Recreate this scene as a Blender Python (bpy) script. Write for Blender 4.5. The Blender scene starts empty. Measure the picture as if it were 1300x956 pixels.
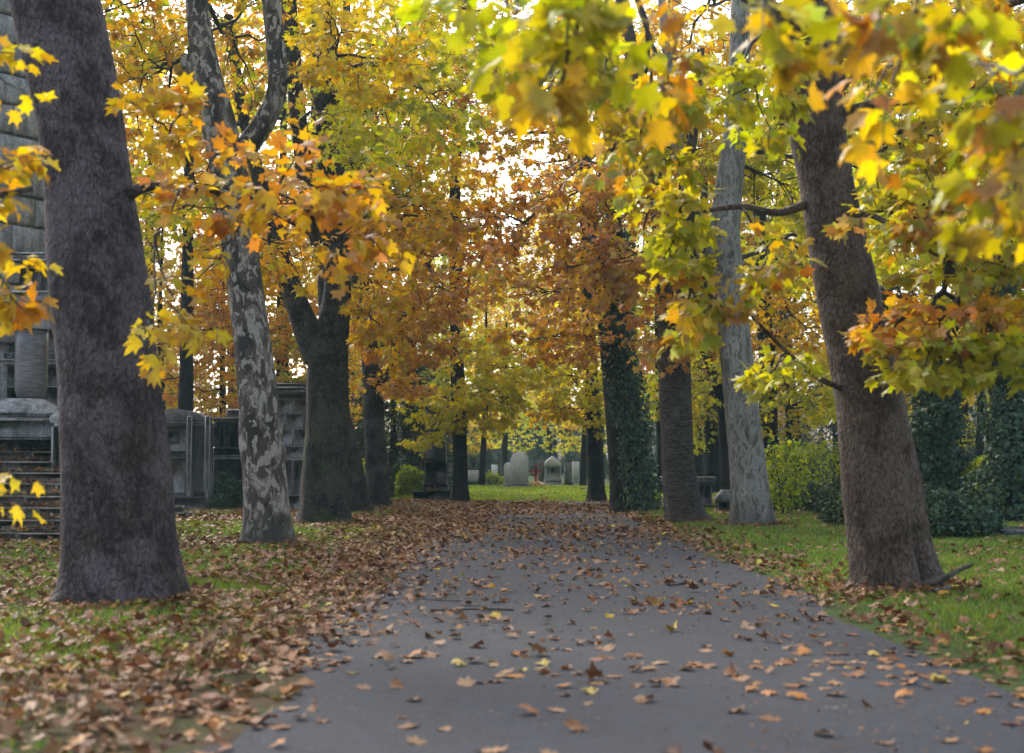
import bpy, math, random
import numpy as np
from math import pi, sin, cos, radians as R_
from mathutils import Vector

random.seed(7)
rng = np.random.default_rng(7)
scene = bpy.context.scene
COL = scene.collection

# ------------------------------------------------------------------ camera
F = 1805.6            # focal length in photo pixels (50 mm on a 36 mm sensor, photo 1300 px wide)
CH = 1.2              # camera height
TAN = 104.0 / F
cam_d = bpy.data.cameras.new('camera')
cam = bpy.data.objects.new('camera', cam_d); COL.objects.link(cam)
cam.location = (0, 0, CH)
cam.rotation_euler = (pi/2 + math.atan(TAN), 0, 0)
cam_d.lens = 50; cam_d.sensor_width = 36; cam_d.sensor_fit = 'HORIZONTAL'
cam_d.clip_start = 0.05; cam_d.clip_end = 3000
cam_d.dof.use_dof = True
cam_d.dof.focus_distance = 24.0
cam_d.dof.aperture_fstop = 2.0
scene.camera = cam

# ------------------------------------------------------------------ world, sun, exposure
SUN_EL, SUN_AZ = R_(38), R_(-28)      # azimuth measured from +Y towards +X
w = bpy.data.worlds.new('World'); scene.world = w; w.use_nodes = True
nt = w.node_tree; nt.nodes.clear()
sky = nt.nodes.new('ShaderNodeTexSky'); sky.sky_type = 'NISHITA'; sky.sun_disc = False
sky.sun_elevation = SUN_EL; sky.sun_rotation = SUN_AZ
sky.air_density = 1.0; sky.dust_density = 4.0; sky.ozone_density = 1.0
hs = nt.nodes.new('ShaderNodeHueSaturation'); hs.inputs['Saturation'].default_value = 0.6
bg = nt.nodes.new('ShaderNodeBackground'); bg.inputs['Strength'].default_value = 0.15
wo = nt.nodes.new('ShaderNodeOutputWorld')
nt.links.new(sky.outputs[0], hs.inputs['Color']); nt.links.new(hs.outputs[0], bg.inputs['Color'])
nt.links.new(bg.outputs[0], wo.inputs['Surface'])
sun_d = bpy.data.lights.new('sun', 'SUN'); sun_d.energy = 1.5; sun_d.angle = R_(22)
sun_d.color = (1.0, 0.94, 0.84)
sun = bpy.data.objects.new('sun', sun_d); COL.objects.link(sun)
sv = Vector((sin(SUN_AZ)*cos(SUN_EL), cos(SUN_AZ)*cos(SUN_EL), sin(SUN_EL)))
sun.rotation_euler = sv.to_track_quat('Z', 'Y').to_euler()
sun.location = (0, 0, 30)
vs = scene.view_settings
vs.view_transform = 'Standard'; vs.look = 'None'; vs.gamma = 1.0; vs.use_curve_mapping = False
vs.exposure = 1.7
scene.render.engine = 'CYCLES'
scene.cycles.max_bounces = 10; scene.cycles.diffuse_bounces = 8; scene.cycles.transmission_bounces = 5
scene.cycles.glossy_bounces = 2; scene.cycles.volume_bounces = 1
scene.cycles.use_denoising = True
scene.cycles.sample_clamp_indirect = 6.0

# ------------------------------------------------------------------ helpers
def P(px, py, D):
    """pixel of the 1300x956 photo at forward distance D -> world point"""
    vx = (px-650.0)/F; vy = (478.0-py)/F
    den = 1.0 - vy*TAN
    return np.array([vx*math.sqrt(1+TAN*TAN)*D/den, D, CH + D*(TAN+vy)/den])
def X(px, D): return (px-650.0)/F*D
def Z(py, D): return float(P(650, py, D)[2])

def mesh_obj(name, verts, faces, mat, parent=None, smooth=False, col=None, mats=None):
    """faces: int array (n,3) or (n,4), or a list of such arrays / python lists"""
    me = bpy.data.meshes.new(name)
    verts = np.asarray(verts, dtype=np.float32)
    if isinstance(faces, np.ndarray): faces = [faces]
    loops = []; starts = []; tot = 0
    for f in faces:
        f = np.asarray(f, dtype=np.int32)
        if f.size == 0: continue
        n, k = f.shape
        loops.append(f.ravel()); starts.append(tot + np.arange(n)*k); tot += n*k
    loops = np.concatenate(loops); starts = np.concatenate(starts).astype(np.int32)
    me.vertices.add(len(verts)); me.vertices.foreach_set('co', verts.ravel())
    me.loops.add(len(loops)); me.loops.foreach_set('vertex_index', loops)
    me.polygons.add(len(starts)); me.polygons.foreach_set('loop_start', starts)
    if smooth: me.polygons.foreach_set('use_smooth', np.ones(len(starts), dtype=bool))
    if col is not None:
        a = me.color_attributes.new('tint', 'FLOAT_COLOR', 'POINT')
        c4 = np.ones((len(verts), 4), dtype=np.float32); c4[:, :3] = col
        a.data.foreach_set('color', c4.ravel())
    me.update(calc_edges=True); me.validate()
    me.materials.append(mat)
    o = bpy.data.objects.new(name, me); COL.objects.link(o)
    if parent is not None:
        o.parent = parent
        o.location = (-parent.location.x, -parent.location.y, -parent.location.z)  # data is in world coords
    return o

def tag(o, label, cat=None, group=None, kind=None):
    o['label'] = label
    if cat: o['category'] = cat
    if group: o['group'] = group
    if kind: o['kind'] = kind
    return o
def thing(name, label, cat, loc, group=None):
    o = bpy.data.objects.new(name, None); COL.objects.link(o)
    o.location = tuple(float(v) for v in loc); o.empty_display_size = 0.2
    return tag(o, label, cat, group)

class MB:
    """polygon soup collected into one mesh"""
    def __init__(s): s.v = []; s.q = []; s.t = []; s.n = 0
    def add(s, v, q=None, t=None):
        v = np.asarray(v, float)
        if q is not None and len(q): s.q.append(np.asarray(q)+s.n)
        if t is not None and len(t): s.t.append(np.asarray(t)+s.n)
        s.v.append(v); s.n += len(v)
    def box(s, x0, x1, y0, y1, z0, z1, bev=0.012, rot=0, jit=0.0):
        b = min(bev, (x1-x0)*.3, (y1-y0)*.3, (z1-z0)*.3)
        c = np.array([(x0+x1)/2, (y0+y1)/2, (z0+z1)/2]); h = np.array([(x1-x0)/2, (y1-y0)/2, (z1-z0)/2])
        idx = {}; V = []
        for sx in (-1, 1):
            for sy in (-1, 1):
                for sz in (-1, 1):
                    sg = np.array([sx, sy, sz])
                    for a in range(3):
                        p = sg*(h-b); p[a] = sg[a]*h[a]
                        idx[(sx, sy, sz, a)] = len(V); V.append(p)
        Q = []; T = []
        for a in range(3):
            u, w_ = (a+1) % 3, (a+2) % 3
            for sa in (-1, 1):
                def k(su, sw):
                    g = [0, 0, 0]; g[a] = sa; g[u] = su; g[w_] = sw; return idx[tuple(g)+(a,)]
                f = [k(-1, -1), k(1, -1), k(1, 1), k(-1, 1)]
                Q.append(f if sa > 0 else f[::-1])
            for su in (-1, 1):         # edges along axis a, between faces u and w_
                for sw in (-1, 1):
                    def g(sa, ax):
                        q = [0, 0, 0]; q[a] = sa; q[u] = su; q[w_] = sw; return idx[tuple(q)+(ax,)]
                    f = [g(-1, u), g(1, u), g(1, w_), g(-1, w_)]
                    Q.append(f if su*sw > 0 else f[::-1])
        for sx in (-1, 1):
            for sy in (-1, 1):
                for sz in (-1, 1):
                    f = [idx[(sx, sy, sz, 0)], idx[(sx, sy, sz, 1)], idx[(sx, sy, sz, 2)]]
                    T.append(f if sx*sy*sz > 0 else f[::-1])
        V = np.array(V)
        if jit: V += rng.normal(0, jit, (1, 3))
        if rot:
            cr, sr = cos(rot), sin(rot)
            V = np.stack([V[:, 0]*cr-V[:, 1]*sr, V[:, 0]*sr+V[:, 1]*cr, V[:, 2]], 1)
        s.add(V+c, Q, T)
    def lathe(s, cx, cy, prof, n=32, cap=True, sx=1, sy=1):
        th = np.linspace(0, 2*pi, n, endpoint=False)
        V = []
        for r, z in prof: V.append(np.stack([cx+r*sx*np.cos(th), cy+r*sy*np.sin(th), np.full(n, z)], 1))
        V = np.concatenate(V); Q = []
        for i in range(len(prof)-1):
            for j in range(n): Q.append([i*n+j, i*n+(j+1) % n, (i+1)*n+(j+1) % n, (i+1)*n+j])
        T = []
        if cap:
            V = np.concatenate([V, [[cx, cy, prof[-1][1]]]]); m = len(V)-1; o = (len(prof)-1)*n
            for j in range(n): T.append([o+j, o+(j+1) % n, m])
        s.add(V, Q, T)
    def prism(s, poly, y0, y1, axis='y'):
        """closed outline (x,z) extruded from y0 to y1 (fan capped: convex or star-shaped outlines)"""
        n = len(poly); a = np.array(poly, float); c = a.mean(0)
        V = np.concatenate([np.c_[a[:, 0], np.full(n, y0), a[:, 1]], np.c_[a[:, 0], np.full(n, y1), a[:, 1]],
                            [[c[0], y0, c[1]], [c[0], y1, c[1]]]])
        Q = [[i, (i+1) % n, n+(i+1) % n, n+i] for i in range(n)]
        T = [[2*n, (i+1) % n, i] for i in range(n)]+[[2*n+1, n+i, n+(i+1) % n] for i in range(n)]
        s.add(V, Q, T)
    def build(s, name, mat, parent=None, smooth=False):
        return mesh_obj(name, np.concatenate(s.v), [np.concatenate(s.q) if s.q else np.zeros((0, 4), int),
                        np.concatenate(s.t) if s.t else np.zeros((0, 3), int)], mat, parent, smooth)

_H = rng.random((64, 64, 64))
def vn(p, sc=1.0, seed=0):
    """value noise 0..1"""
    p = np.asarray(p, float)*sc + seed*17.31
    i = np.floor(p).astype(int); f = p-i; f = f*f*(3-2*f)
    out = 0
    for dx in (0, 1):
        for dy in (0, 1):
            for dz in (0, 1):
                wgt = (f[..., 0] if dx else 1-f[..., 0])*(f[..., 1] if dy else 1-f[..., 1])*(f[..., 2] if dz else 1-f[..., 2])
                out = out + wgt*_H[(i[..., 0]+dx) % 64, (i[..., 1]+dy) % 64, (i[..., 2]+dz) % 64]
    return out
def vn2(x, y, sc=1.0, seed=0): return vn(np.stack([x, y, np.zeros_like(x)], -1), sc, seed)
def norm(v): return v/(np.linalg.norm(v, axis=-1, keepdims=True)+1e-9)

# ------------------------------------------------------------------ materials
class M:
    """tiny node helper"""
    def __init__(s, name):
        s.m = bpy.data.materials.new(name); s.m.use_nodes = True; s.t = s.m.node_tree; s.t.nodes.clear()
        s.out = s.n('ShaderNodeOutputMaterial')
    def n(s, typ, ins=None, **kw):
        nd = s.t.nodes.new(typ)
        for k, v in kw.items(): setattr(nd, k, v)
        for k, v in (ins or {}).items():
            if isinstance(v, bpy.types.NodeSocket): s.t.links.new(v, nd.inputs[k])
            else: nd.inputs[k].default_value = v
        return nd
    def coord(s, sx=1, sy=1, sz=1):
        tc = s.n('ShaderNodeTexCoord')
        mp = s.n('ShaderNodeMapping', {'Vector': tc.outputs['Object'], 'Scale': (sx, sy, sz)})
        return mp.outputs[0]
    def noise(s, vec, sc, det=4, rough=.55, dist=0.0):
        return s.n('ShaderNodeTexNoise', {'Vector': vec, 'Scale': sc, 'Detail': det, 'Roughness': rough, 'Distortion': dist}).outputs[0]
    def ramp(s, fac, stops, interp='LINEAR'):
        r = s.n('ShaderNodeValToRGB', {'Fac': fac}); cr = r.color_ramp; cr.interpolation = interp
        while len(cr.elements) < len(stops): cr.elements.new(0.5)
        for e, (p, c) in zip(cr.elements, stops):
            e.position = p; e.color = (c[0], c[1], c[2], 1) if not isinstance(c, (int, float)) else (c, c, c, 1)
        return r.outputs[0]
    def mix(s, fac, a, b, blend='MIX'):
        nd = s.n('ShaderNodeMix', data_type='RGBA', blend_type=blend)
        for i, v in ((0, fac), (6, a), (7, b)):
            if isinstance(v, bpy.types.NodeSocket): s.t.links.new(v, nd.inputs[i])
            elif i == 0: nd.inputs[0].default_value = v
            else: nd.inputs[i].default_value = (v[0], v[1], v[2], 1)
        return nd.outputs[2]
    def math(s, op, a, b=0.0, clamp=False):
        nd = s.n('ShaderNodeMath', {0: a, 1: b}, operation=op); nd.use_clamp = clamp; return nd.outputs[0]
    def bsdf(s, col, rough=.8, bump=None, strength=.5, dist=.02, spec=.3, **kw):
        b = s.n('ShaderNodeBsdfPrincipled', {'Base Color': col if isinstance(col, bpy.types.NodeSocket) else (*col, 1), 'Roughness': rough, 'Specular IOR Level': spec})
        if bump is not None:
            bp = s.n('ShaderNodeBump', {'Height': bump, 'Strength': strength, 'Distance': dist})
            s.t.links.new(bp.outputs[0], b.inputs['Normal'])
        s.t.links.new(b.outputs[0], s.out.inputs['Surface']); return b

def mat_leaf(name, trans=.45, rough=.45, spec=.25, sat=1.25, objvar=False):
    m = M(name)
    a = m.n('ShaderNodeVertexColor', layer_name='tint').outputs[0]
    col = a
    v = m.noise(m.coord(), 60, 2)
    col = m.mix(m.math('MULTIPLY', v, .35), col, (0.13, 0.07, 0.02), 'MIX')
    if objvar:
        oi = m.n('ShaderNodeObjectInfo').outputs['Random']
        hsn = m.n('ShaderNodeHueSaturation', {'Hue': m.math('ADD', m.math('MULTIPLY', oi, .05), .475), 'Value': m.math('ADD', m.math('MULTIPLY', oi, .35), .95), 'Color': col})
        col = hsn.outputs[0]
    b = m.n('ShaderNodeBsdfPrincipled', {'Base Color': col, 'Roughness': rough, 'Specular IOR Level': spec})
    tcol = m.n('ShaderNodeHueSaturation', {'Saturation': sat, 'Value': 1.32, 'Color': col}).outputs[0]
    tr = m.n('ShaderNodeBsdfTranslucent', {'Color': tcol})
    mx = m.n('ShaderNodeMixShader', {0: trans}); m.t.links.new(b.outputs[0], mx.inputs[1]); m.t.links.new(tr.outputs[0], mx.inputs[2])
    m.t.links.new(mx.outputs[0], m.out.inputs['Surface'])
    return m.m
LEAF = mat_leaf('autumn_leaf', trans=.52)
LEAF_FAR = mat_leaf('autumn_leaf_far', trans=.5, objvar=True)
LITTER = mat_leaf('fallen_leaf', trans=.08, rough=.6, spec=.2, sat=1.0)
IVY = mat_leaf('ivy_leaf', trans=.12, rough=.55, spec=.18)
GRASS = mat_leaf('grass_blade', trans=.3, rough=.5)

def mat_bark_brown(name, dark, light, patch, patch_amt=.5, moss=0.0, sc=1.0):
    m = M(name); c = m.coord(sc, sc, sc*.45); c2 = m.coord()
    n1 = m.noise(c, 22, 6, .7, .6); n2 = m.noise(c2, 2.2, 4, .6, .4); n3 = m.noise(c, 60, 3, .6)
    vor = m.n('ShaderNodeTexVoronoi', {'Vector': m.mix(.08, c, m.n('ShaderNodeTexNoise', {'Vector': c, 'Scale': 7.0}).outputs[1]), 'Scale': 24}, feature='DISTANCE_TO_EDGE').outputs['Distance']; crk = m.ramp(vor, [(.0, 0.0), (.22, 1.0)])
    col = m.ramp(n1, [(.43, dark), (.50, tuple((a*.6+b*.4) for a, b in zip(dark, light))), (.57, light)])
    bl_ = m.noise(m.coord(sc, sc, sc*.7), 7, 5, .7, .5); col = m.mix(m.ramp(bl_, [(.42, .6), (.52, 0.0)]), col, dark)
    pm = m.ramp(m.math('ADD', n2, m.math('MULTIPLY', n1, .18)), [(.53, 0.0), (.66, 1.0)])
    col = m.mix(m.math('MULTIPLY', pm, patch_amt), col, patch)
    col = m.mix(m.ramp(n3, [(.38, .7), (.5, 0.0)]), col, tuple(v*.45 for v in dark))
    if moss:
        mm = m.ramp(m.noise(c2, 3.5, 5, .7), [(.48, 0.0), (.68, 1.0)])
        z = m.n('ShaderNodeSeparateXYZ', {0: m.n('ShaderNodeTexCoord').outputs['Object']}).outputs[2]
        col = m.mix(m.math('MULTIPLY', m.math('MULTIPLY', mm, moss), m.ramp(m.math('MULTIPLY', z, .25), [(.1, 1.0), (.9, .1)])), col, (.055, .075, .02))
    col = m.mix(m.math('MULTIPLY', m.math('SUBTRACT', 1.0, crk), m.math('MULTIPLY', n1, .45)), col, tuple(v*.6 for v in dark))
    h = m.math('ADD', m.math('MULTIPLY', n1, 1.0), m.math('MULTIPLY', crk, .7))
    m.bsdf(col, .85, h, .75, .035, .2)
    return m.m
def mat_bark_plane(name, cols, sc=1.0, stretch=.5, thr=(.42, .52, .6)):
    m = M(name); c = m.coord(sc, sc, sc*stretch)
    big = m.noise(c, 4.2, 4, .55, .5); mid = m.noise(m.coord(sc, sc, sc*stretch*1.2), 11, 3, .5, .5)
    fine = m.noise(m.coord(), 55, 4, .6)
    col = m.ramp(big, [(0, cols[0]), (thr[0], cols[1]), (thr[1], cols[2]), (thr[2], cols[3])], 'CONSTANT')
    col = m.mix(m.ramp(mid, [(.55, 0.0), (.57, .85)]), col, cols[4])
    col = m.mix(m.ramp(mid, [(.36, .8), (.38, 0.0)]), col, cols[0])
    col = m.mix(m.ramp(fine, [(.35, .45), (.6, 0.0)]), col, (.05, .045, .035))
    z = m.n('ShaderNodeSeparateXYZ', {0: m.n('ShaderNodeTexCoord').outputs['Object']}).outputs[2]
    foot = m.math('MULTIPLY', m.ramp(m.math('ADD', z, m.math('MULTIPLY', big, .8)), [(.45, .85), (1.0, 0.0)]), m.ramp(mid, [(.3, .5), (.5, 1.0)]))
    col = m.mix(foot, col, (.030, .025, .021))
    h = m.math('ADD', m.ramp(big, [(thr[0]-.02, 0.0), (thr[0]+.01, .5), (thr[1]+.01, 1.0)]), m.math('MULTIPLY', fine, .5))
    m.bsdf(col, .75, h, .6, .012, .25)
    return m.m
BARK_NEAR_L = mat_bark_brown('bark_purple_brown', (.034, .025, .028), (.105, .079, .083), (.18, .15, .165), .65, .3)
BARK_NEAR_R = mat_bark_brown('bark_warm_brown', (.054, .037, .029), (.132, .092, .073), (.20, .155, .128), .6, .12)
BARK_MOSS = mat_bark_brown('bark_mossy', (.014, .012, .010), (.078, .065, .055), (.11, .098, .08), .5, 1.0)
BARK_DARK = mat_bark_brown('bark_dark', (.007, .006, .007), (.022, .019, .02), (.04, .034, .034), .4, .25)
BARK_SCALY = mat_bark_brown('bark_scaly_grey', (.018, .015, .014), (.075, .065, .060), (.14, .125, .115), .6, .3, 1.3)
BARK_PLANE = mat_bark_plane('bark_mottled', [(.022, .018, .016), (.065, .048, .038), (.15, .128, .105), (.29, .268, .23), (.34, .315, .26)])
BARK_PALE = mat_bark_plane('bark_pale', [(.055, .049, .038), (.15, .14, .118), (.215, .205, .178), (.27, .26, .23), (.10, .092, .072)], 1.2, .32, (.36, .44, .60))
def mat_ring():
    m = M('bark_ringed'); c2 = m.coord(); c = m.coord(1, 1, 4)
    n1 = m.noise(c, 9, 5, .65, .8); n2 = m.noise(c2, 3, 4, .6); n3 = m.noise(c2, 40, 4, .65)
    col = m.ramp(n1, [(.34, (.014, .010, .009)), (.48, (.055, .042, .036)), (.66, (.11, .092, .08))])
    col = m.mix(m.ramp(n2, [(.55, 0.0), (.66, .6)]), col, (.14, .125, .11))
    col = m.mix(m.ramp(n3, [(.35, .6), (.5, 0.0)]), col, (.03, .024, .02))
    m.bsdf(col, .85, m.math('ADD', n1, m.math('MULTIPLY', n3, .4)), .9, .03, .2)
    return m.m
BARK_RING = mat_ring()
m = M('twig_bark'); m.bsdf(m.ramp(m.noise(m.coord(), 20), [(.35, (.016, .013, .013)), (.65, (.045, .038, .035))]), .8); TWIG = m.m
m = M('limb_grey'); m.bsdf(m.ramp(m.noise(m.coord(), 7, 5, .6, 1), [(.38, (.04, .036, .03)), (.6, (.14, .13, .11))]), .8); LIMB = m.m

def mat_stone(name, dark, light, stain=.7, sc=1.0, streak=True):
    m = M(name); c = m.coord(sc, sc, sc); st = m.coord(6*sc, 6*sc, .7*sc)
    n1 = m.noise(c, 3, 6, .65); n2 = m.noise(c, 28, 5, .65); n3 = m.noise(st, 1.6, 4, .6)
    col = m.ramp(n1, [(.35, dark), (.65, light)])
    col = m.mix(m.ramp(n2, [(.38, .55), (.6, 0.0)]), col, tuple(v*.4 for v in dark))
    if streak: col = m.mix(m.math('MULTIPLY', m.ramp(n3, [(.45, 0.0), (.62, 1.0)]), stain), col, (.03, .029, .026))
    col = m.mix(m.ramp(m.noise(c, 6, 5, .7), [(.60, 0.0), (.75, .55)]), col, (.05, .06, .03))
    m.bsdf(col, .85, m.math('ADD', n2, n1), .6, .02, .25)
    return m.m
STONE_TOWER = mat_stone('weathered_limestone', (.20, .20, .195), (.48, .48, .47), .4)
STONE_WALL = mat_stone('tomb_wall_stone', (.32, .315, .32), (.58, .57, .59), .3)
STONE_DARK = mat_stone('dark_stone', (.11, .107, .105), (.25, .245, .24), .4)
STONE_STEP = mat_stone('step_stone', (.13, .11, .09), (.38, .33, .27), .35)
STONE_PALE = mat_stone('pale_marble', (.60, .63, .66), (.78, .80, .82), .08)
STONE_GREY = mat_stone('grey_gravestone', (.13, .13, .13), (.30, .30, .295), .4)
m = M('black_granite'); m.bsdf(m.ramp(m.noise(m.coord(), 30), [(.3, (.008, .008, .009)), (.7, (.022, .022, .024))]), .4, spec=.4); GRANITE = m.m
m = M('rust_red_paint'); m.bsdf(m.ramp(m.noise(m.coord(), 14), [(.3, (.36, .035, .02)), (.7, (.50, .06, .035))]), .6); RED = m.m
m = M('polished_column'); nn = m.noise(m.coord(2, 2, 14), 2, 4)
m.bsdf(m.ramp(nn, [(.3, (.06, .056, .06)), (.7, (.16, .152, .158))]), .35, spec=.5); POLISHED = m.m
m = M('galvanised_pipe'); m.bsdf((.35, .36, .35), .5); PIPE = m.m

# ------------------------------------------------------------------ ground, path
PATH_DX = -0.0089
def path_c(y): return 0.61 + PATH_DX*(y-7.6)
PW = 2.08
def mat_ground():
    m = M('ground_turf'); c = m.coord()
    g = m.ramp(m.noise(c, 9, 6, .7), [(.3, (.025, .03, .012)), (.5, (.045, .07, .018)), (.72, (.06, .10, .022))])
    d = m.ramp(m.noise(c, 25, 4, .7), [(.3, (.035, .024, .016)), (.7, (.12, .07, .042))])
    sep = m.n('ShaderNodeSeparateXYZ', {0: m.n('ShaderNodeTexCoord').outputs['Object']})
    x = sep.outputs[0]; y = sep.outputs[1]
    # bare, leaf-strewn soil on the left verge close to the path, thick turf elsewhere
    left = m.ramp(m.math('ADD', m.math('MULTIPLY', x, -.1), m.math('MULTIPLY', m.noise(c, .8, 4, .6), .2)), [(.02, 0.0), (.12, 1.0)])
    near = m.ramp(m.math('MULTIPLY', y, .01), [(.36, 1.0), (.40, 0.0)])
    amt = m.math('MULTIPLY', m.math('MULTIPLY', left, near), m.ramp(m.noise(c, 1.6, 5, .65), [(.36, .25), (.56, .95)]))
    amt = m.math('MAXIMUM', amt, m.math('MULTIPLY', m.ramp(m.noise(c, 2.4, 5, .7), [(.52, 0.0), (.7, .6)]), near))
    m.bsdf(m.mix(amt, g, d), .95, m.noise(c, 60, 4), .6, .03, .1)
    return m.m
n = 60
gx = np.concatenate([[-1500, -300], np.linspace(-40, 40, n), [300, 1500]]); gy = np.concatenate([[-300, -30], np.linspace(0, 90, 90), [300, 1500]])
GX, GY = np.meshgrid(gx, gy)
def gz(x, y):
    """height of the turf: a few centimetres of unevenness, level next to the path"""
    d = np.abs(x-path_c(y))-PW
    k = np.clip(d/1.2, 0, 1)*np.clip((70-np.abs(y))/20, 0, 1)*(np.abs(x) < 39)
    return k*(0.02+0.10*(vn2(x, y, .45, 3)-.35))
GZ = gz(GX, GY)
q = []
ny, nx = GX.shape
ii = (np.arange(ny-1)[:, None]*nx+np.arange(nx-1)[None]).ravel()
ground = mesh_obj('ground', np.stack([GX.ravel(), GY.ravel(), GZ.ravel()], 1), np.stack([ii, ii+1, ii+nx+1, ii+nx], 1), mat_ground(), smooth=True)
tag(ground, 'green turf with worn leaf-strewn patches on both sides of the path', kind='structure')

def mat_asphalt():
    m = M('asphalt'); c = m.coord()
    n1 = m.noise(c, 75, 5, .8); n2 = m.noise(c, 1.6, 8, .72); n3 = m.noise(m.coord(1, 3, 1), 4, 4, .6)
    col = m.ramp(n1, [(.32, (.016, .0165, .020)), (.52, (.047, .050, .060)), (.72, (.13, .136, .155))])
    col = m.mix(m.ramp(n2, [(.4, .45), (.6, 0.0)]), col, (.018, .018, .023))
    col = m.mix(m.ramp(n3, [(.55, 0.0), (.75, .35)]), col, (.048, .049, .058))
    vor = m.n('ShaderNodeTexVoronoi', {'Vector': m.mix(.12, c, m.n('ShaderNodeTexNoise', {'Vector': c, 'Scale': 3.0}).outputs[1]), 'Scale': .8}, feature='DISTANCE_TO_EDGE').outputs[0]
    col = m.mix(m.ramp(vor, [(.0, .45), (.006, 0.0)]), col, (.02, .02, .022))
    col = m.mix(m.ramp(m.noise(c, 9, 6, .75), [(.5, 0.0), (.7, .5)]), col, (.016, .016, .02))
    m.bsdf(col, m.ramp(n2, [(.3, .7), (.7, .9)]), n1, .6, .01, .15)
    return m.m
ASPH = mat_asphalt()
ys = np.linspace(-4, 37.5, 300); rows = []
for s in (-1, 1):
    e = PW + .10*(vn2(np.full_like(ys, s*5.), ys, 1.1, 5)-.5)*2 + .05*(vn2(np.full_like(ys, s*5.), ys, 4, 6)-.5)
    rows.append(path_c(ys)+s*e)
V = np.concatenate([np.stack([rows[0], ys, np.full_like(ys, .006)], 1), np.stack([path_c(ys), ys, np.full_like(ys, .030)], 1), np.stack([rows[1], ys, np.full_like(ys, .006)], 1)])
k = np.arange(len(ys)-1); N_ = len(ys)
path = mesh_obj('path', V, np.concatenate([np.stack([k, k+N_, k+N_+1, k+1], 1), np.stack([k+N_, k+2*N_, k+2*N_+1, k+N_+1], 1)]), ASPH)
tag(path, 'straight grey asphalt path strewn with brown leaves', kind='structure')
xs = np.linspace(-30, 30, 120)
a = 35.6+.15*vn2(xs, xs*0, 1, 8); b = 38.7+.2*vn2(xs, xs*0, 1, 9)
V = np.concatenate([np.stack([xs, a, np.full_like(xs, .014)], 1), np.stack([xs, b, np.full_like(xs, .014)], 1)])
V[:, 2] = np.where(np.abs(V[:, 0]-.35) < 2.4, .0345, .034)
k = np.arange(119)
tag(mesh_obj('path', V, np.stack([k, k+1, k+121, k+120], 1), ASPH), 'cross path buried in leaves at the far end', kind='structure')

# ------------------------------------------------------------------ leaves and wood generators
def leaf_template(kind):
    if kind == 'hi':
        half = [(0, .68), (8, .52), (15, .50), (21, .42), (28, .39), (34, .47), (41, .50), (49, .64), (57, .51), (66, .46), (76, .36), (88, .40), (98, .42), (111, .50), (124, .38), (140, .34), (156, .36), (170, .27)]
    elif kind == 'mid':
        half = [(0, .67), (13, .49), (27, .37), (38, .48), (49, .63), (63, .46), (78, .35), (96, .41), (111, .49), (134, .35), (158, .33)]
    elif kind == 'low':
        half = [(0, .68), (27, .36), (50, .62), (80, .34), (113, .50), (155, .30)]
    elif kind == 'dry':
        half = [(0, .60), (16, .46), (26, .38), (38, .47), (50, .57), (64, .42), (80, .36), (98, .45), (112, .50), (135, .36), (160, .32)]
    elif kind == 'drylow':
        half = [(0, .58), (26, .38), (50, .55), (82, .35), (114, .48), (155, .32)]
    else:  # ivy / small
        half = [(0, .6), (40, .34), (65, .42), (110, .36), (155, .3)]
    pts = [(sin(R_(t))*r, .34+cos(R_(t))*r) for t, r in half]
    mir = [(-x, y) for x, y in pts[1:][::-1]]
    out = np.array(pts+[(0, .06)]+mir)
    V = np.concatenate([[(0, .34)], out]); n = len(out)
    T = np.array([[0, i+1, (i+1) % n+1] for i in range(n)])[:, ::-1]
    wgt = np.concatenate([[0], np.clip(np.linalg.norm(out-[0, .34], axis=1)/.6, 0, 1)])
    return V, T, wgt
TEMPL = {k: leaf_template(k) for k in ('hi', 'mid', 'low', 'ivy', 'dry', 'drylow')}

def leaves_mesh(pos, ydir, nrm, size, col, edge, kind, curl=.25, edge_amt=.6, crumple=.025):
    """all leaves of one foliage -> verts, tris, colours"""
    V, T, wgt = TEMPL[kind]; n = len(pos); k = len(V)
    nrm = norm(nrm - ydir*np.sum(nrm*ydir, 1, keepdims=True)); xd = np.cross(ydir, nrm)
    a1 = rng.normal(.12, .3, (n, 1)); a2 = rng.normal(-curl, .32, (n, 1)); a3 = rng.normal(-curl*.8, .45, (n, 1))
    x = V[None, :, 0]*rng.uniform(.85, 1.1, (n, 1)); y = V[None, :, 1]+0*x
    z = a1*np.abs(x)+a2*(y**2)+a3*x*x+rng.normal(0, crumple, (n, k))
    if kind != 'low': jr = 1+rng.normal(0, .09, (n, k)); x = x*jr; y = .34+(y-.34)*jr
    W = pos[:, None]+size[:, None, None]*(x[..., None]*xd[:, None]+y[..., None]*ydir[:, None]+z[..., None]*nrm[:, None])
    ea = (edge_amt*rng.random((n, 1))*wgt[None])[..., None]
    C = (col[:, None]*(1-ea)+edge[:, None]*ea)*rng.uniform(.82, 1.12, (n, k, 1))
    tri = (T[None]+(np.arange(n)*k)[:, None, None]).reshape(-1, 3)
    return W.reshape(-1, 3), tri, C.reshape(-1, 3)

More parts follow.
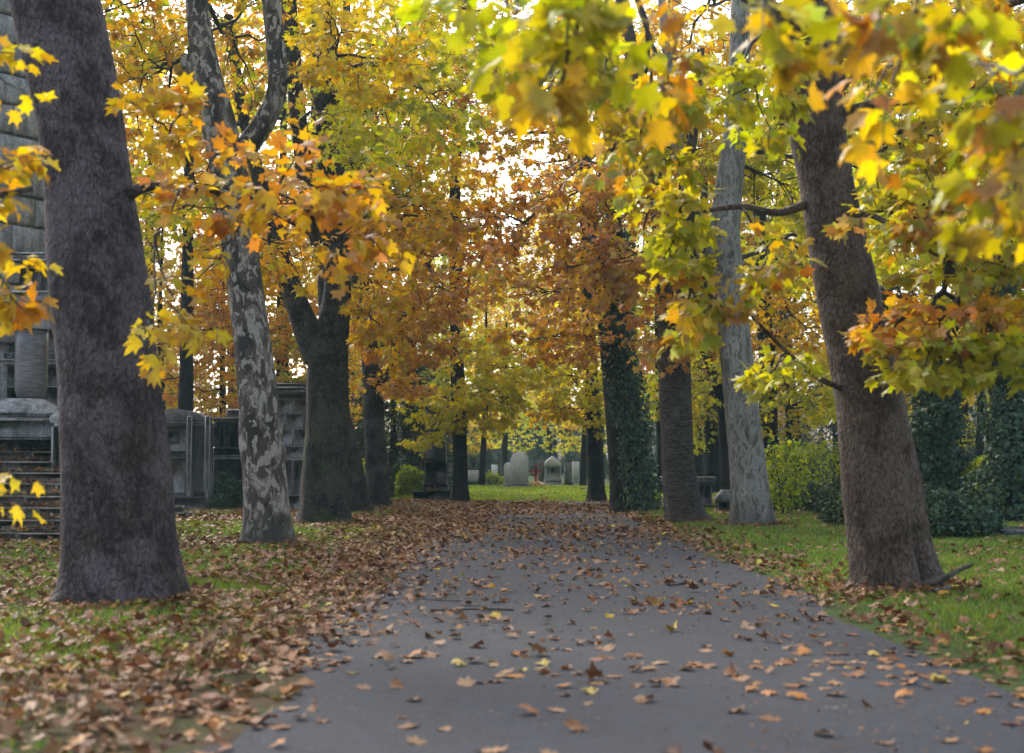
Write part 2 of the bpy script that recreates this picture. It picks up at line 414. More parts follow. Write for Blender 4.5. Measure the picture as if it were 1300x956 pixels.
PAL = {
    'yellow': [(.74, .52, .03), (.78, .58, .05), (.66, .42, .03), (.58, .52, .05), (.68, .36, .03), (.72, .62, .14)],
    'gold':   [(.70, .42, .02), (.74, .50, .03), (.64, .30, .02), (.54, .46, .05), (.50, .22, .03), (.60, .52, .06)],
    'orange': [(.62, .30, .07), (.54, .24, .08), (.68, .44, .05), (.46, .22, .10), (.72, .54, .07), (.62, .38, .20), (.58, .31, .15), (.60, .44, .06)],
    'rust':   [(.66, .30, .09), (.58, .23, .08), (.68, .38, .08), (.60, .35, .19), (.72, .48, .06), (.44, .20, .09), (.66, .42, .25), (.58, .50, .06)],
    'lime':   [(.46, .50, .03), (.56, .54, .03), (.34, .42, .04), (.66, .56, .04), (.26, .34, .04), (.48, .46, .12)],
    'bright': [(.66, .66, .05), (.74, .66, .05), (.52, .58, .05), (.80, .62, .05), (.60, .50, .06)],  # lime leaves with colour raised to replace light lost under their crowns
    'green':  [(.14, .25, .04), (.20, .32, .04), (.30, .38, .05), (.10, .19, .03), (.42, .42, .05)],
    'mixgreen': [(.34, .40, .04), (.48, .48, .04), (.60, .50, .04), (.22, .32, .05), (.64, .40, .04), (.46, .19, .05), (.42, .44, .16), (.50, .30, .14)],
    'ivy':    [(.022, .075, .052), (.032, .10, .068), (.015, .052, .038), (.05, .125, .08), (.07, .12, .04)],
    'bush':   [(.20, .29, .03), (.32, .39, .04), (.44, .44, .05), (.12, .19, .03)],
    'darkgreen': [(.03, .07, .035), (.045, .09, .04), (.02, .05, .03), (.07, .11, .035)],
    'litter': [(.24, .105, .045), (.19, .075, .034), (.28, .13, .06), (.13, .05, .025), (.30, .165, .09), (.28, .10, .03), (.09, .042, .028), (.33, .20, .12), (.36, .17, .035)],
}
def pal_cols(name, n):
    p = np.array(PAL[name]); i = rng.integers(0, len(p), n)
    c = p[i]*rng.uniform(.75, 1.2, (n, 1)); c = c*rng.uniform(.92, 1.08, (n, 3)); return c

def frusta(p0, p1, r0, r1, sides):
    n = len(p0); d = norm(p1-p0); a = np.where(np.abs(d[:, 2:3]) > .9, [[1., 0, 0]], [[0, 0, 1.]])
    u = norm(np.cross(d, a)); v = np.cross(d, u); th = np.arange(sides)*2*pi/sides
    cs = np.cos(th)[None, :, None]; sn = np.sin(th)[None, :, None]; ring = u[:, None]*cs+v[:, None]*sn
    A = p0[:, None]+ring*r0[:, None, None]; B = (p1+d*r1[:, None]*.4)[:, None]+ring*r1[:, None, None]
    V = np.concatenate([A, B], 1).reshape(-1, 3); j = np.arange(sides); j2 = (j+1) % sides
    q = np.stack([j, j2, sides+j2, sides+j], 1)[None]+(np.arange(n)*2*sides)[:, None, None]
    return V, q.reshape(-1, 4)

def grow(start, targets, rt=.004, wig=.10, rmax=.09):
    segs = []; tips = []
    st = [(np.array(start, float), np.arange(len(targets)), None)]
    while st:
        p, idx, rp = st.pop(); n = len(idx); r = min(rmax, rt*n**.45)
        if rp is None: rp = r*1.15
        c = targets[idx].mean(0)
        if n == 1:
            q = targets[idx[0]]; d = q-p; L = np.linalg.norm(d)
            if L > .25:
                mid = p+d*.5+rng.normal(0, wig*L*.6, 3)+[0, 0, .04*L]; segs.append((p, mid, rp, r)); segs.append((mid, q, r, r*.5)); tips.append((mid, q, idx[0]))
            else: segs.append((p, q, rp, r*.5)); tips.append((p, q, idx[0]))
            continue
        d = c-p; L = np.linalg.norm(d); t = rng.uniform(.3, .5) if n > 4 else .5
        q = p+d*t+rng.normal(0, wig*L*.5, 3)
        mid = (p+q)/2+rng.normal(0, wig*L*.25, 3)+[0, 0, .03*L]
        segs.append((p, mid, rp, (r+rp)/2)); segs.append((mid, q, (r+rp)/2, r))
        T = targets[idx]; k = 2 if n < 12 or rng.random() < .6 else 3
        cen = T[rng.choice(n, k, replace=False)]
        for _ in range(3):
            lab = np.argmin(((T[:, None]-cen[None])**2).sum(2), 1)
            cen = np.array([T[lab == j].mean(0) if (lab == j).any() else cen[j] for j in range(k)])
        for j in range(k):
            s = idx[lab == j]
            if len(s): st.append((q, s, r))
    return segs, tips

def ell(c, r, n, shell=.0):
    d = norm(rng.normal(size=(n, 3))); rad = rng.random((n, 1))**(1/3)
    if shell: rad = shell+(1-shell)*rad
    return np.array(c)+d*rad*np.array(r)

def foliage(blobs, anchors, size=(.10, .17), per=(7, 12), kind='mid', keep=None, spread=.13, droop=.25):
    """blobs: (center, radii, ntips, palette, start or None). returns wood mesh arrays, leaf mesh arrays"""
    S = []; LV = []; LT = []; LC = []; off = 0
    BO = []
    for c, r, nt_, pal, st in blobs:
        T = ell(c, r, int(nt_*(1.35 if kind != 'hi' else 1.25)))
        lay = .30 if kind != 'low' else .55
        tilt = rng.normal(0, .12, 2); zz0 = T[:, 2]-(T[:, :2]-np.array(c)[:2])@tilt
        T[:, 2] += (np.round(zz0/lay)*lay-zz0)*(.7 if kind != 'low' else .3)
        dens = vn(T, 1.3 if kind == 'low' else 2.6, 4); T = T[dens > .36]
        if len(T) < 2: continue
        if st is None:
            A = np.array(anchors); d = np.linalg.norm(A-c, axis=1)+np.maximum(0, A[:, 2]-c[2])*.3; st = A[np.argmin(d)]
        segs, tips = grow(st, T); S += segs; BO.append(segs)
        a = np.array([t[0] for t in tips]); b = np.array([t[1] for t in tips])
        k = rng.integers(per[0], per[1]+1, len(a)); ia = np.repeat(np.arange(len(a)), k); n = len(ia)
        t = rng.uniform(.0, 1.08, (n, 1)); pos = a[ia]*(1-t)+b[ia]*t
        tw = norm(b[ia]-a[ia]); rd = rng.normal(size=(n, 3))*[1, 1, .45]; yd = norm(tw*.6+norm(rd)-np.array([0, 0, droop]))
        pos = pos+norm(rd)*rng.uniform(.02, spread, (n, 1))
        nr = norm(rng.normal(size=(n, 3))*.55+[0, 0, 1.0])
        # colour: leaves of one twig share a tendency
        tc = pal_cols(pal, len(a))[ia]; own = pal_cols(pal, n); w_ = rng.uniform(.2, .7, (n, 1)); col = tc*w_+own*(1-w_)
        ed = pal_cols('rust', n)*.7
        W, tr, C = leaves_mesh(pos, yd, nr, (.50*size[0]+(.90*size[1]-.50*size[0])*rng.beta(2.0, 1.7, n)), col, ed, kind)
        LV.append(W); LT.append(tr+off); LC.append(C); off += len(W)
    foliage.boughs = BO
    return S, (np.concatenate(LV), np.concatenate(LT), np.concatenate(LC))

def wood_mesh(S, name, mat, parent):
    p0 = np.array([s[0] for s in S]); p1 = np.array([s[1] for s in S]); r0 = np.array([s[2] for s in S]); r1 = np.array([s[3] for s in S])
    V = []; Q = []; off = 0
    for m_, sd in ((r0 > .02, 8), ((r0 <= .02) & (r0 > .006), 5), (r0 <= .006, 3)):
        if m_.any():
            v, q = frusta(p0[m_], p1[m_], r0[m_], r1[m_], sd); V.append(v); Q.append(q+off); off += len(v)
    return mesh_obj(name, np.concatenate(V), np.concatenate(Q), mat, parent, smooth=True)

def catmull(pts, step=.09):
    P_ = np.array(pts, float); out = []
    n = len(P_)
    for i in range(n-1):
        a = P_[max(i-1, 0)]; b = P_[i]; c = P_[i+1]; d = P_[min(i+2, n-1)]
        k = max(2, int(np.linalg.norm((c-b)[:3])/step))
        for t in np.linspace(0, 1, k, endpoint=False):
            out.append(.5*((2*b)+(-a+c)*t+(2*a-5*b+4*c-d)*t*t+(-a+3*b-3*c+d)*t**3))
    out.append(P_[-1]); return np.array(out)

def trunk_arrays(chains, sides=40, rough=.05, lobes=0.0, burl=0.0, groove=None, flare=.30):
    """chains: lists of (x,y,z,r); returns verts, quads and anchor points"""
    V = []; Q = []; off = 0; anch = []
    for ci, ch in enumerate(chains):
        c = catmull(ch); n = len(c); p = c[:, :3]; r = np.maximum(c[:, 3], .01)
        tg = norm(np.gradient(p, axis=0)); u = norm(np.cross(tg, [0, 1, 0.])); v = np.cross(tg, u)
        th = np.arange(sides)*2*pi/sides
        ring = u[:, None]*np.cos(th)[None, :, None]+v[:, None]*np.sin(th)[None, :, None]
        base = p[:, None]+ring*r[:, None, None]
        ph = rng.uniform(0, 6, 4)
        h = p[:, 2]-p[0, 2] if ci == 0 else np.full(n, 9.)
        if ci == 0: r = r*(1+flare*np.exp(-h/.20))
        lob = (lobes*1.8*np.exp(-h/.28)[:, None]+lobes*.2)*(np.cos(3*th+ph[0])+.7*np.cos(5*th+ph[1]+h[:, None]*.3)+.4*np.cos(8*th+ph[2]))[:, :] if lobes else 0
        ns = (vn(base*[1, 1, .45], 2.2, 1)-.5)*2*rough*1.6+(vn(base*[1, 1, .35], 9, 2)-.5)*rough*.8+(vn(base*[1, 1, .3], 22, 3)-.5)*rough*.45
        if burl: ns = ns+burl*np.clip(vn(base, 1.5, 9)-.68, 0, 1)*3
        if groove and ci == 0:
            for ga, gw, gd, gh in groove:
                ns = ns-gd*np.exp(-((th[None]-ga)/gw)**2)*np.exp(-np.clip(h, 0, 9)/gh)[:, None]
        rr = r[:, None]*(1+ns+lob)
        W = p[:, None]+ring*rr[..., None]
        V.append(W.reshape(-1, 3)); k = np.arange(n-1)[:, None]*sides; j = np.arange(sides)[None]; j2 = (j+1) % sides
        Q.append((np.stack([k+j2, k+j, k+sides+j, k+sides+j2], -1).reshape(-1, 4))+off); off += n*sides
        sel = p[:, 2] > 2.2 if ci == 0 else slice(None)
        anch += list(p[sel][::4])
    return np.concatenate(V), np.concatenate(Q), anch

def chainp(pts, D):
    """pixel trunk outline: (px, py, width px[, D]) -> (x,y,z,r)"""
    out = []
    for p in pts:
        d = p[3] if len(p) > 3 else D
        out.append((*P(p[0], p[1], d), p[2]*d/F/2))
    out[0] = (out[0][0], out[0][1], min(out[0][2], .0)-.08, out[0][3])
    return out
def bl(px, py, D, rpx, rpy, rdm, n, pal, st=None):
    """foliage clump: pixel centre, distance, pixel radii, depth radius in m, tips, palette"""
    return (P(px, py, D), (rpx*D/F, rdm, rpy*D/F), n, pal, None if st is None else P(*st))

# ------------------------------------------------------------------ the plane trees of the avenue
def tree(name, label, cat, D, chains, blobs, bark, lod='mid', size=(.11, .17), per=(7, 12), lobes=.05, rough=.05, burl=0., group='trees lining the path', leafmat=None, groove=None, sides=40):
    ch = [chainp(chains[0], D)]
    for c in chains[1:]:
        o = []
        for p in c:
            d = p[3] if len(p) > 3 else D; o.append((*P(p[0], p[1], d), p[2]*d/F/2))
        ch.append(o)
    bx, by = ch[0][0][0], ch[0][0][1]
    t = thing(name, label, cat, (bx, by, 0), group)
    V, Q, anch = trunk_arrays(ch, sides, rough, lobes, burl, groove)
    mesh_obj('trunk', V, Q, bark, t, smooth=True)
    if blobs:
        S, L = foliage(blobs, anch, size, per, lod)
        for sg in foliage.boughs: wood_mesh(sg, 'bough', TWIG if lod != 'hi' else LIMB, t)
        mesh_obj('foliage', L[0], L[1], leafmat or LEAF, t, col=L[2])
    return t, ch

exec_trees = True
# left row ----------------------------------------------------------
tree('plane_tree', 'thick dark purple-brown trunk leaning left, nearest tree left of the path', 'tree', 11.8,
     [[(156, 768, 152), (156, 740, 146), (152, 690, 140), (148, 600, 136), (140, 520, 132), (134, 440, 124), (124, 340, 118), (112, 230, 112), (98, 130, 110), (78, 40, 112), (62, -40, 112), (48, -160, 104), (36, -330, 84), (30, -560, 50)],
      [(60, -120, 70), (110, -260, 50, 12.3), (190, -420, 34, 12.8), (300, -560, 16, 13.2)],
      [(150, 262, 20, 11.9), (176, 240, 15, 11.6), (230, 236, 11, 11.2), (330, 262, 8, 10.8), (400, 300, 6, 10.4)]],
     [bl(310, 240, 10.7, 145, 66, 1.0, 36, 'orange', (330, 262, 10.8)), bl(395, 250, 10.4, 120, 62, .9, 20, 'orange', (400, 300, 10.4)), bl(465, 330, 10.2, 60, 55, .8, 13, 'orange', (400, 300, 10.4)),
      bl(250, 330, 10.2, 70, 50, .6, 9, 'gold', (330, 262, 10.8)), bl(235, 410, 9.8, 40, 80, .4, 8, 'yellow', (230, 236, 11.2)),
      bl(255, 530, 9.6, 36, 40, .3, 3, 'gold', (235, 380, 9.8)), bl(215, 150, 10.5, 60, 60, .7, 14, 'gold'),
      bl(100, -260, 12, 240, 120, 2.0, 60, 'gold'), bl(320, -190, 12, 160, 90, 1.6, 40, 'yellow')],
     BARK_NEAR_L, lobes=.04, rough=.04, sides=120, groove=[(1.0, .15, .08, .4), (2.1, .15, .1, .4)])
tree('plane_tree', 'mottled cream and brown trunk forking into two limbs, second tree left of the path', 'tree', 19.5,
     [[(338, 695, 68), (338, 670, 60), (336, 630, 56), (332, 560, 54), (327, 500, 50), (318, 420, 46), (308, 340, 46), (298, 260, 47), (288, 200, 46), (278, 160, 44), (266, 110, 38), (257, 60, 33), (250, 0, 29), (244, -80, 26), (236, -220, 18)],
      [(296, 210, 30), (318, 180, 30), (338, 150, 28), (352, 112, 26), (350, 60, 25), (344, 0, 25), (338, -80, 22), (332, -240, 16)],
      [(262, 92, 20), (240, 86, 20), (236, 70, 12)]],
     [bl(300, 60, 22.5, 130, 110, 1.8, 130, 'mixgreen'), bl(190, 100, 20, 70, 110, 2, 90, 'gold'), bl(450, 180, 19, 70, 80, 2, 40, 'lime'),
      bl(210, 270, 21, 80, 70, 1.5, 60, 'lime'), bl(340, 330, 22, 90, 60, 1.5, 60, 'gold'), bl(150, 20, 21, 110, 80, 1.8, 80, 'lime'), bl(460, 60, 18, 100, 80, 2, 90, 'yellow'), bl(380, -110, 19, 260, 100, 2.5, 110, 'lime')],
     BARK_PLANE, lobes=.05, rough=.05, burl=.12)
tree('plane_tree', 'dark mossy double-stemmed trunk, third tree left of the path', 'tree', 25.2,
     [[(414, 669, 66), (414, 640, 60), (414, 580, 56), (416, 520, 54), (416, 470, 54), (421, 430, 44), (429, 370, 34), (428, 300, 32), (420, 200, 34), (414, 100, 33), (410, 0, 31), (408, -140, 24)],
      [(404, 455, 40), (386, 410, 32), (368, 360, 28), (352, 305, 24), (330, 230, 20), (308, 140, 16), (290, 20, 12)],
      [(410, 330, 22), (390, 240, 22), (376, 120, 22), (366, 0, 20), (356, -140, 16)]],
     [bl(460, 200, 28, 110, 90, 2.0, 190, 'lime'), bl(520, 120, 24, 110, 110, 2.5, 190, 'lime'), bl(540, 260, 24, 90, 70, 2.5, 130, 'gold'), bl(250, 180, 26, 100, 120, 2, 130, 'yellow'),
      bl(400, -60, 24, 230, 90, 3, 130, 'gold'), bl(480, 400, 25, 60, 60, 1.5, 50, 'gold')],
     BARK_MOSS, lobes=.10, rough=.08, lod='low', size=(.13, .2))
tree('plane_tree', 'slanting grey-brown trunk tucked behind the mossy double-stemmed tree', 'tree', 29.5,
     [[(455, 656, 36), (450, 620, 32), (440, 570, 30), (430, 520, 27), (422, 460, 26), (416, 380, 24), (410, 280, 20), (400, 100, 14)]],
     [bl(470, 300, 29, 80, 60, 2, 90, 'orange'), bl(480, 60, 30, 120, 90, 2.5, 160, 'yellow')], BARK_SCALY, lod='low', lobes=.06, size=(.13, .2))
tree('plane_tree', 'slim brown trunk with low orange boughs, just before the cross path on the left', 'tree', 33,
     [[(481, 648, 36), (479, 625, 31), (477, 570, 28), (474, 520, 27), (472, 470, 26), (466, 410, 24), (456, 350, 22), (450, 260, 20), (446, 150, 16), (440, 0, 10)],
      [(474, 500, 9), (490, 478, 7), (500, 450, 5), (512, 420, 4)]],
     [bl(520, 420, 31, 80, 60, 2.5, 200, 'orange', (466, 400, 33)), bl(500, 490, 32, 60, 22, 1.5, 60, 'orange', (490, 478, 33)), bl(470, 330, 33, 90, 80, 2.5, 150, 'gold'),
      bl(560, 340, 30, 90, 90, 2.5, 150, 'rust', (456, 350, 33)), bl(500, 200, 33, 120, 100, 3, 180, 'yellow')],
     BARK_SCALY, lod='low', lobes=.07, size=(.13, .19))
tree('chestnut_tree', 'tall straight dark trunk with lime fans of leaves beside the black obelisk', 'tree', 39.2,
     [[(586, 638, 23), (585, 620, 20), (584, 560, 18), (581, 480, 18), (579, 400, 16), (579, 330, 16), (578, 240, 14), (582, 120, 12), (586, 0, 9)],
      [(583, 400, 4), (592, 380, 4), (598, 330, 3)], [(583, 530, 5), (565, 505, 4), (545, 500, 3)], [(583, 520, 5), (605, 500, 4), (625, 495, 3)]],
     [bl(560, 520, 38.5, 62, 32, 1.5, 93, 'bright'), bl(620, 515, 38.5, 50, 40, 1.5, 80, 'bright'), bl(600, 450, 39, 60, 40, 2, 68, 'bright'), bl(540, 560, 38.5, 32, 16, 1, 13, 'bright', (560, 520, 38.5)),
      bl(580, 350, 40, 90, 60, 2.5, 74, 'yellow'), bl(560, 150, 40, 110, 130, 3, 161, 'yellow'), bl(640, 60, 40, 110, 90, 3, 124, 'gold')],
     BARK_DARK, lod='low', size=(.15, .22))
# right row ---------------------------------------------------------
tree('plane_tree', 'thick warm brown leaning trunk with hollow foot, nearest tree right of the path', 'tree', 12.9,
     [[(1140, 750, 118), (1138, 730, 104), (1130, 690, 100), (1120, 620, 98), (1108, 540, 92), (1092, 450, 84), (1077, 370, 78), (1060, 290, 72), (1046, 220, 70), (1034, 150, 72), (1030, 100, 74), (1034, 60, 72), (1030, 10, 58), (1015, -60, 48), (1000, -200, 38), (990, -400, 20)],
      [(1050, 110, 40), (1076, 84, 34), (1094, 66, 26), (1130, 50, 19, 12.6), (1190, 30, 15, 12.2), (1250, 14, 12, 11.8), (1330, -10, 9, 11.2)],
      [(1066, 145, 14), (1110, 132, 11, 12.6), (1180, 128, 8, 12.2), (1260, 120, 6, 11.8)],
      [(1030, 255, 14), (990, 270, 10, 12.6), (940, 262, 8, 12.2), (880, 270, 6, 11.6)],
      [(1066, 270, 9), (1110, 275, 8, 12.5), (1150, 300, 6, 12.), (1200, 330, 5, 11.6)],
      [(1085, 500, 9), (1040, 480, 7, 12.6), (1000, 448, 5, 12.3), (955, 402, 4, 12.0)],
      [(1020, 40, 30), (960, 0, 22, 11.8), (880, -40, 14, 10.8), (780, -60, 9, 10)]],
     [bl(845, 300, 11.4, 70, 75, .9, 40, 'lime', (880, 270, 11.6)), bl(975, 330, 11.8, 45, 80, .7, 14, 'mixgreen', (940, 262, 12.2)), bl(880, 400, 11.2, 70, 45, .6, 20, 'mixgreen', (880, 270, 11.6)),
      bl(1170, 260, 11.2, 120, 70, 1., 50, 'mixgreen', (1150, 300, 12.)), bl(1200, 410, 11.4, 110, 30, .8, 42, 'rust', (1200, 330, 11.6)), bl(1200, 455, 11.1, 110, 30, .6, 42, 'lime', (1200, 330, 11.6)),
      bl(1230, 340, 11.5, 90, 60, .8, 36, 'mixgreen', (1200, 330, 11.6)), bl(1200, 150, 11.5, 110, 70, 1, 46, 'mixgreen', (1180, 128, 12.2)), bl(1180, 50, 11.5, 150, 60, 1, 46, 'gold', (1190, 30, 12.2)),
      bl(820, 160, 10.4, 90, 90, 1.2, 44, 'mixgreen', (780, -60, 10)), bl(700, 90, 9.6, 110, 80, 1.0, 42, 'lime', (780, -60, 10)), bl(960, 130, 11, 80, 80, .8, 26, 'lime', (960, 0, 11.8)),
      bl(985, 470, 12., 50, 40, .5, 7, 'lime', (1000, 448, 12.3)), bl(1000, -200, 12.4, 280, 110, 2, 70, 'mixgreen'), bl(1200, 230, 15.5, 160, 130, 1.6, 110, 'lime'), bl(1180, 80, 15, 160, 80, 1.6, 70, 'mixgreen'), bl(1170, 390, 15.5, 120, 60, 1.4, 50, 'mixgreen')],
     BARK_NEAR_R, lobes=.075, rough=.045, burl=.06, sides=120, groove=[(2.15, .20, .80, .50), (2.8, .16, .35, .8), (1.2, .14, .16, .3), (.4, .2, .15, .3)])
tree('plane_tree', 'smooth pale grey-green trunk with dark flecks, second tree right of the path', 'tree', 24.1,
     [[(956, 672, 60), (954, 650, 52), (950, 600, 46), (943, 530, 44), (936, 460, 42), (930, 400, 40), (925, 340, 38), (920, 300, 38), (926, 230, 34), (934, 160, 30), (938, 100, 28), (940, 0, 24), (944, -140, 18)],
      [(918, 345, 24), (900, 310, 20), (880, 260, 18), (862, 190, 16), (850, 100, 13), (840, 0, 10)]],
     [bl(850, 200, 26.5, 90, 90, 2.0, 120, 'mixgreen'), bl(970, 240, 27, 110, 80, 2.0, 110, 'lime'), bl(900, 40, 27, 140, 90, 2.2, 140, 'gold'), bl(1050, 160, 25, 110, 120, 3, 150, 'lime'),
      bl(1180, 200, 25, 120, 140, 3, 150, 'lime'), bl(1080, 40, 26, 150, 80, 2.5, 120, 'mixgreen'), bl(1080, 330, 27, 110, 60, 2, 90, 'lime'), bl(800, 330, 23.5, 70, 40, 1.6, 90, 'rust')],
     BARK_PALE, lod='low', lobes=.04, rough=.035, size=(.13, .19))
tree('plane_tree', 'brown trunk with horizontal rings and flared root, third tree right of the path', 'tree', 25.4,
     [[(872, 668, 62), (868, 655, 50), (864, 620, 45), (860, 580, 42), (857, 520, 42), (855, 460, 40), (852, 400, 36), (846, 320, 32), (836, 230, 28), (820, 140, 24), (800, 60, 20), (786, -20, 16)],
      [(848, 330, 16), (862, 260, 14), (880, 170, 12), (890, 60, 9)]],
     [bl(790, 300, 24, 110, 80, 2.2, 86, 'rust', (836, 230, 25.4)), bl(700, 260, 24, 100, 60, 2.2, 69, 'rust', (820, 140, 25.4)), bl(850, 420, 24.6, 75, 55, 1.2, 51, 'rust', (852, 400, 25.4)),
      bl(620, 300, 24, 90, 60, 2, 51, 'rust', (700, 260, 24.4)), bl(770, 120, 25, 110, 90, 2.5, 88, 'gold'), bl(720, 370, 25, 100, 50, 2, 56, 'orange', (790, 300, 24.6))],
     BARK_RING, lod='low', lobes=.07, rough=.06, size=(.13, .19))
tivy, chivy = tree('plane_tree', 'trunk wrapped thickly in dark ivy, right of the path before the far lawn', 'tree', 31,
     [[(818, 652, 36), (812, 620, 30), (806, 560, 28), (797, 500, 28), (789, 440, 26), (784, 380, 24), (780, 300, 22), (776, 200, 18), (774, 100, 14), (772, 0, 10)]],
     [bl(760, 360, 30, 100, 60, 2.2, 69, 'rust'), bl(660, 380, 30, 80, 50, 2, 51, 'rust'), bl(700, 200, 30, 120, 90, 3, 120, 'gold'), bl(760, 440, 30.5, 60, 40, 1.5, 46, 'rust')],
     BARK_SCALY, lod='low', size=(.13, .19))
tree('plane_tree', 'slim scaly grey trunk directly left of the ivy-wrapped tree', 'tree', 31.6,
     [[(786, 651, 25), (784, 620, 20), (780, 560, 19), (775, 500, 19), (770, 440, 18), (764, 380, 16), (756, 300, 14), (745, 200, 12), (738, 80, 8)]],
     [bl(700, 430, 31, 80, 36, 1.6, 88, 'orange', (770, 430, 31.6)), bl(690, 110, 32, 110, 90, 2.5, 128, 'yellow'), bl(620, 140, 30, 90, 80, 2.5, 150, 'orange'), bl(600, 30, 31, 110, 70, 2.5, 160, 'lime'), bl(770, 20, 31, 120, 60, 2.5, 150, 'gold')],
     BARK_SCALY, lod='low', size=(.13, .19))
tree('chestnut_tree', 'straight dark trunk with yellow leaves at the right corner of the far lawn', 'tree', 39.2,
     [[(758, 638, 26), (757, 620, 22), (755, 560, 20), (752, 500, 18), (748, 430, 16), (744, 350, 14), (742, 250, 12), (740, 100, 9)]],
     [bl(720, 480, 38.6, 62, 44, 2, 120, 'bright'), bl(660, 460, 38.8, 60, 46, 2, 102, 'bright'), bl(760, 530, 38.6, 36, 22, 1, 21, 'bright'), bl(740, 330, 40, 110, 70, 3, 90, 'gold'), bl(760, 180, 40, 120, 100, 3, 132, 'bright'), bl(690, 520, 38.8, 46, 20, 1.4, 30, 'gold')],
     BARK_DARK, lod='low', size=(.14, .2))
tree('plane_tree', 'dark thin trunk leaning left between the ringed and the pale trunk', 'tree', 34,
     [[(924, 652, 18), (922, 610, 15), (920, 560, 14), (916, 510, 13), (904, 470, 13), (890, 430, 12), (880, 360, 10), (872, 250, 8), (870, 130, 6)]],
     [bl(880, 480, 33.5, 60, 46, 1.8, 110, 'lime'), bl(900, 330, 34, 90, 80, 2.5, 150, 'lime')], BARK_DARK, lod='low', size=(.13, .18), group='trees behind the right row')
tree('plane_tree', 'dark trunk among lime foliage just right of the pale trunk', 'tree', 36,
     [[(982, 640, 26), (980, 600, 24), (976, 540, 22), (974, 470, 22), (970, 400, 20), (966, 300, 17), (960, 160, 12)],
      [(975, 450, 9), (1000, 400, 7), (1030, 340, 5)]],
     [bl(1000, 500, 35, 75, 60, 2, 170, 'lime'), bl(1010, 400, 35, 80, 70, 2, 150, 'gold'), bl(1000, 250, 36, 120, 100, 3, 200, 'lime'), bl(1080, 300, 35, 90, 80, 2, 130, 'yellow')], BARK_DARK, lod='low', size=(.13, .18), group='trees behind the right row')
# trees whose trunks stand outside the frame, their boughs hang in
tree('plane_tree', 'low boughs of large yellow, lime and brown leaves hanging in at top right', 'tree', 3.6,
     [[(2350, 1200, 300), (2340, 900, 270), (2300, 400, 250), (2250, 0, 240), (2150, -500, 220), (2080, -1000, 160)],
      [(2180, -420, 100), (1800, -330, 60, 4.2), (1450, -240, 34, 4.6), (1200, -150, 20, 4.8), (960, -110, 13, 5.2), (700, -90, 8, 5.6)],
      [(1500, -260, 24, 4.6), (1400, -80, 14, 4.8), (1330, 60, 9, 5.0)]],
     [bl(1180, 0, 5.0, 120, 40, .35, 12, 'mixgreen', (1200, -150, 4.8)), bl(950, 60, 5.4, 100, 42, .4, 10, 'mixgreen', (960, -110, 5.2)), bl(860, 110, 5.9, 80, 40, .4, 7, 'gold', (960, -110, 5.2)),
      bl(1280, 200, 5.0, 60, 90, .4, 9, 'mixgreen', (1330, 60, 5.)), bl(1240, 120, 6.0, 80, 60, .4, 7, 'lime', (1330, 60, 5.)), bl(720, 60, 6.0, 110, 55, .5, 15, 'lime', (700, -90, 5.6)),
      bl(690, 160, 6.0, 90, 40, .4, 10, 'yellow', (700, -90, 5.6)), bl(600, 20, 6.4, 70, 36, .4, 8, 'lime', (700, -90, 5.6)), bl(1110, 170, 6.0, 50, 50, .3, 3, 'orange', (1200, -150, 4.8)), bl(1270, 290, 5.6, 70, 40, .3, 6, 'mixgreen', (1330, 60, 5))],
     BARK_NEAR_R, lod='hi', size=(.11, .17), per=(4, 7), lobes=.03, group='trees beside the camera')
tree('plane_tree', 'boughs of golden leaves hanging in at the left edge before the steps', 'tree', 5.0,
     [[(-900, 1080, 220), (-890, 800, 190), (-860, 400, 180), (-820, 0, 170), (-760, -400, 150), (-700, -800, 110)],
      [(-790, -200, 60), (-500, -120, 40, 6), (-220, -20, 24, 7.2), (-60, 60, 12, 8.), (0, 100, 8, 8.2)],
      [(-500, -120, 30, 6), (-260, 160, 18, 7.2), (-80, 250, 12, 8.), (40, 240, 7, 8.5)]],
     [bl(20, 90, 8.4, 40, 60, .4, 5, 'yellow', (-60, 60, 8)), bl(20, 190, 8.4, 46, 40, .4, 8, 'gold', (-80, 250, 8)), bl(22, 330, 8.4, 44, 50, .4, 6, 'yellow', (-80, 250, 8)), bl(34, 400, 8.4, 36, 24, .4, 7, 'gold', (-80, 250, 8)), bl(-30, 240, 8.2, 60, 70, .4, 12, 'gold', (-80, 250, 8)), bl(20, 640, 8.4, 20, 20, .2, 2, 'yellow', (-20, 480, 8.3))],
     BARK_NEAR_L, lod='hi', size=(.10, .15), per=(4, 7), lobes=.03, group='trees beside the camera')

# ivy on the wrapped trunk
def surface_ivy(chain, z0, z1, n, depth=.10, size=(.07, .13), pal='ivy'):
    c = catmull(chain); c = c[(c[:, 2] > z0) & (c[:, 2] < z1)]
    i = rng.integers(0, len(c), n); th = rng.uniform(0, 2*pi, n); o = np.stack([np.cos(th), np.sin(th), np.zeros(n)], 1)
    thick = depth*(.5+vn(c[i, :3]+o*.3, 2.5, 5)*1.3)
    pos = c[i, :3]+o*(c[i, 3]+rng.random(n)*thick)[:, None]; pos[:, 2] += rng.uniform(-.05, .05, n)
    yd = norm(o*.35+rng.normal(size=(n, 3))*.45-[0, 0, .9]); nr = norm(o+rng.normal(size=(n, 3))*.35+[0, 0, .3])
    return leaves_mesh(pos, yd, nr, rng.uniform(*size, n), pal_cols(pal, n), pal_cols(pal, n), 'ivy', .1)
L = surface_ivy(chivy[0], 0, 6.2, 4600, .15, (.08, .13)); mesh_obj('ivy', L[0], L[1], IVY, tivy, col=L[2])

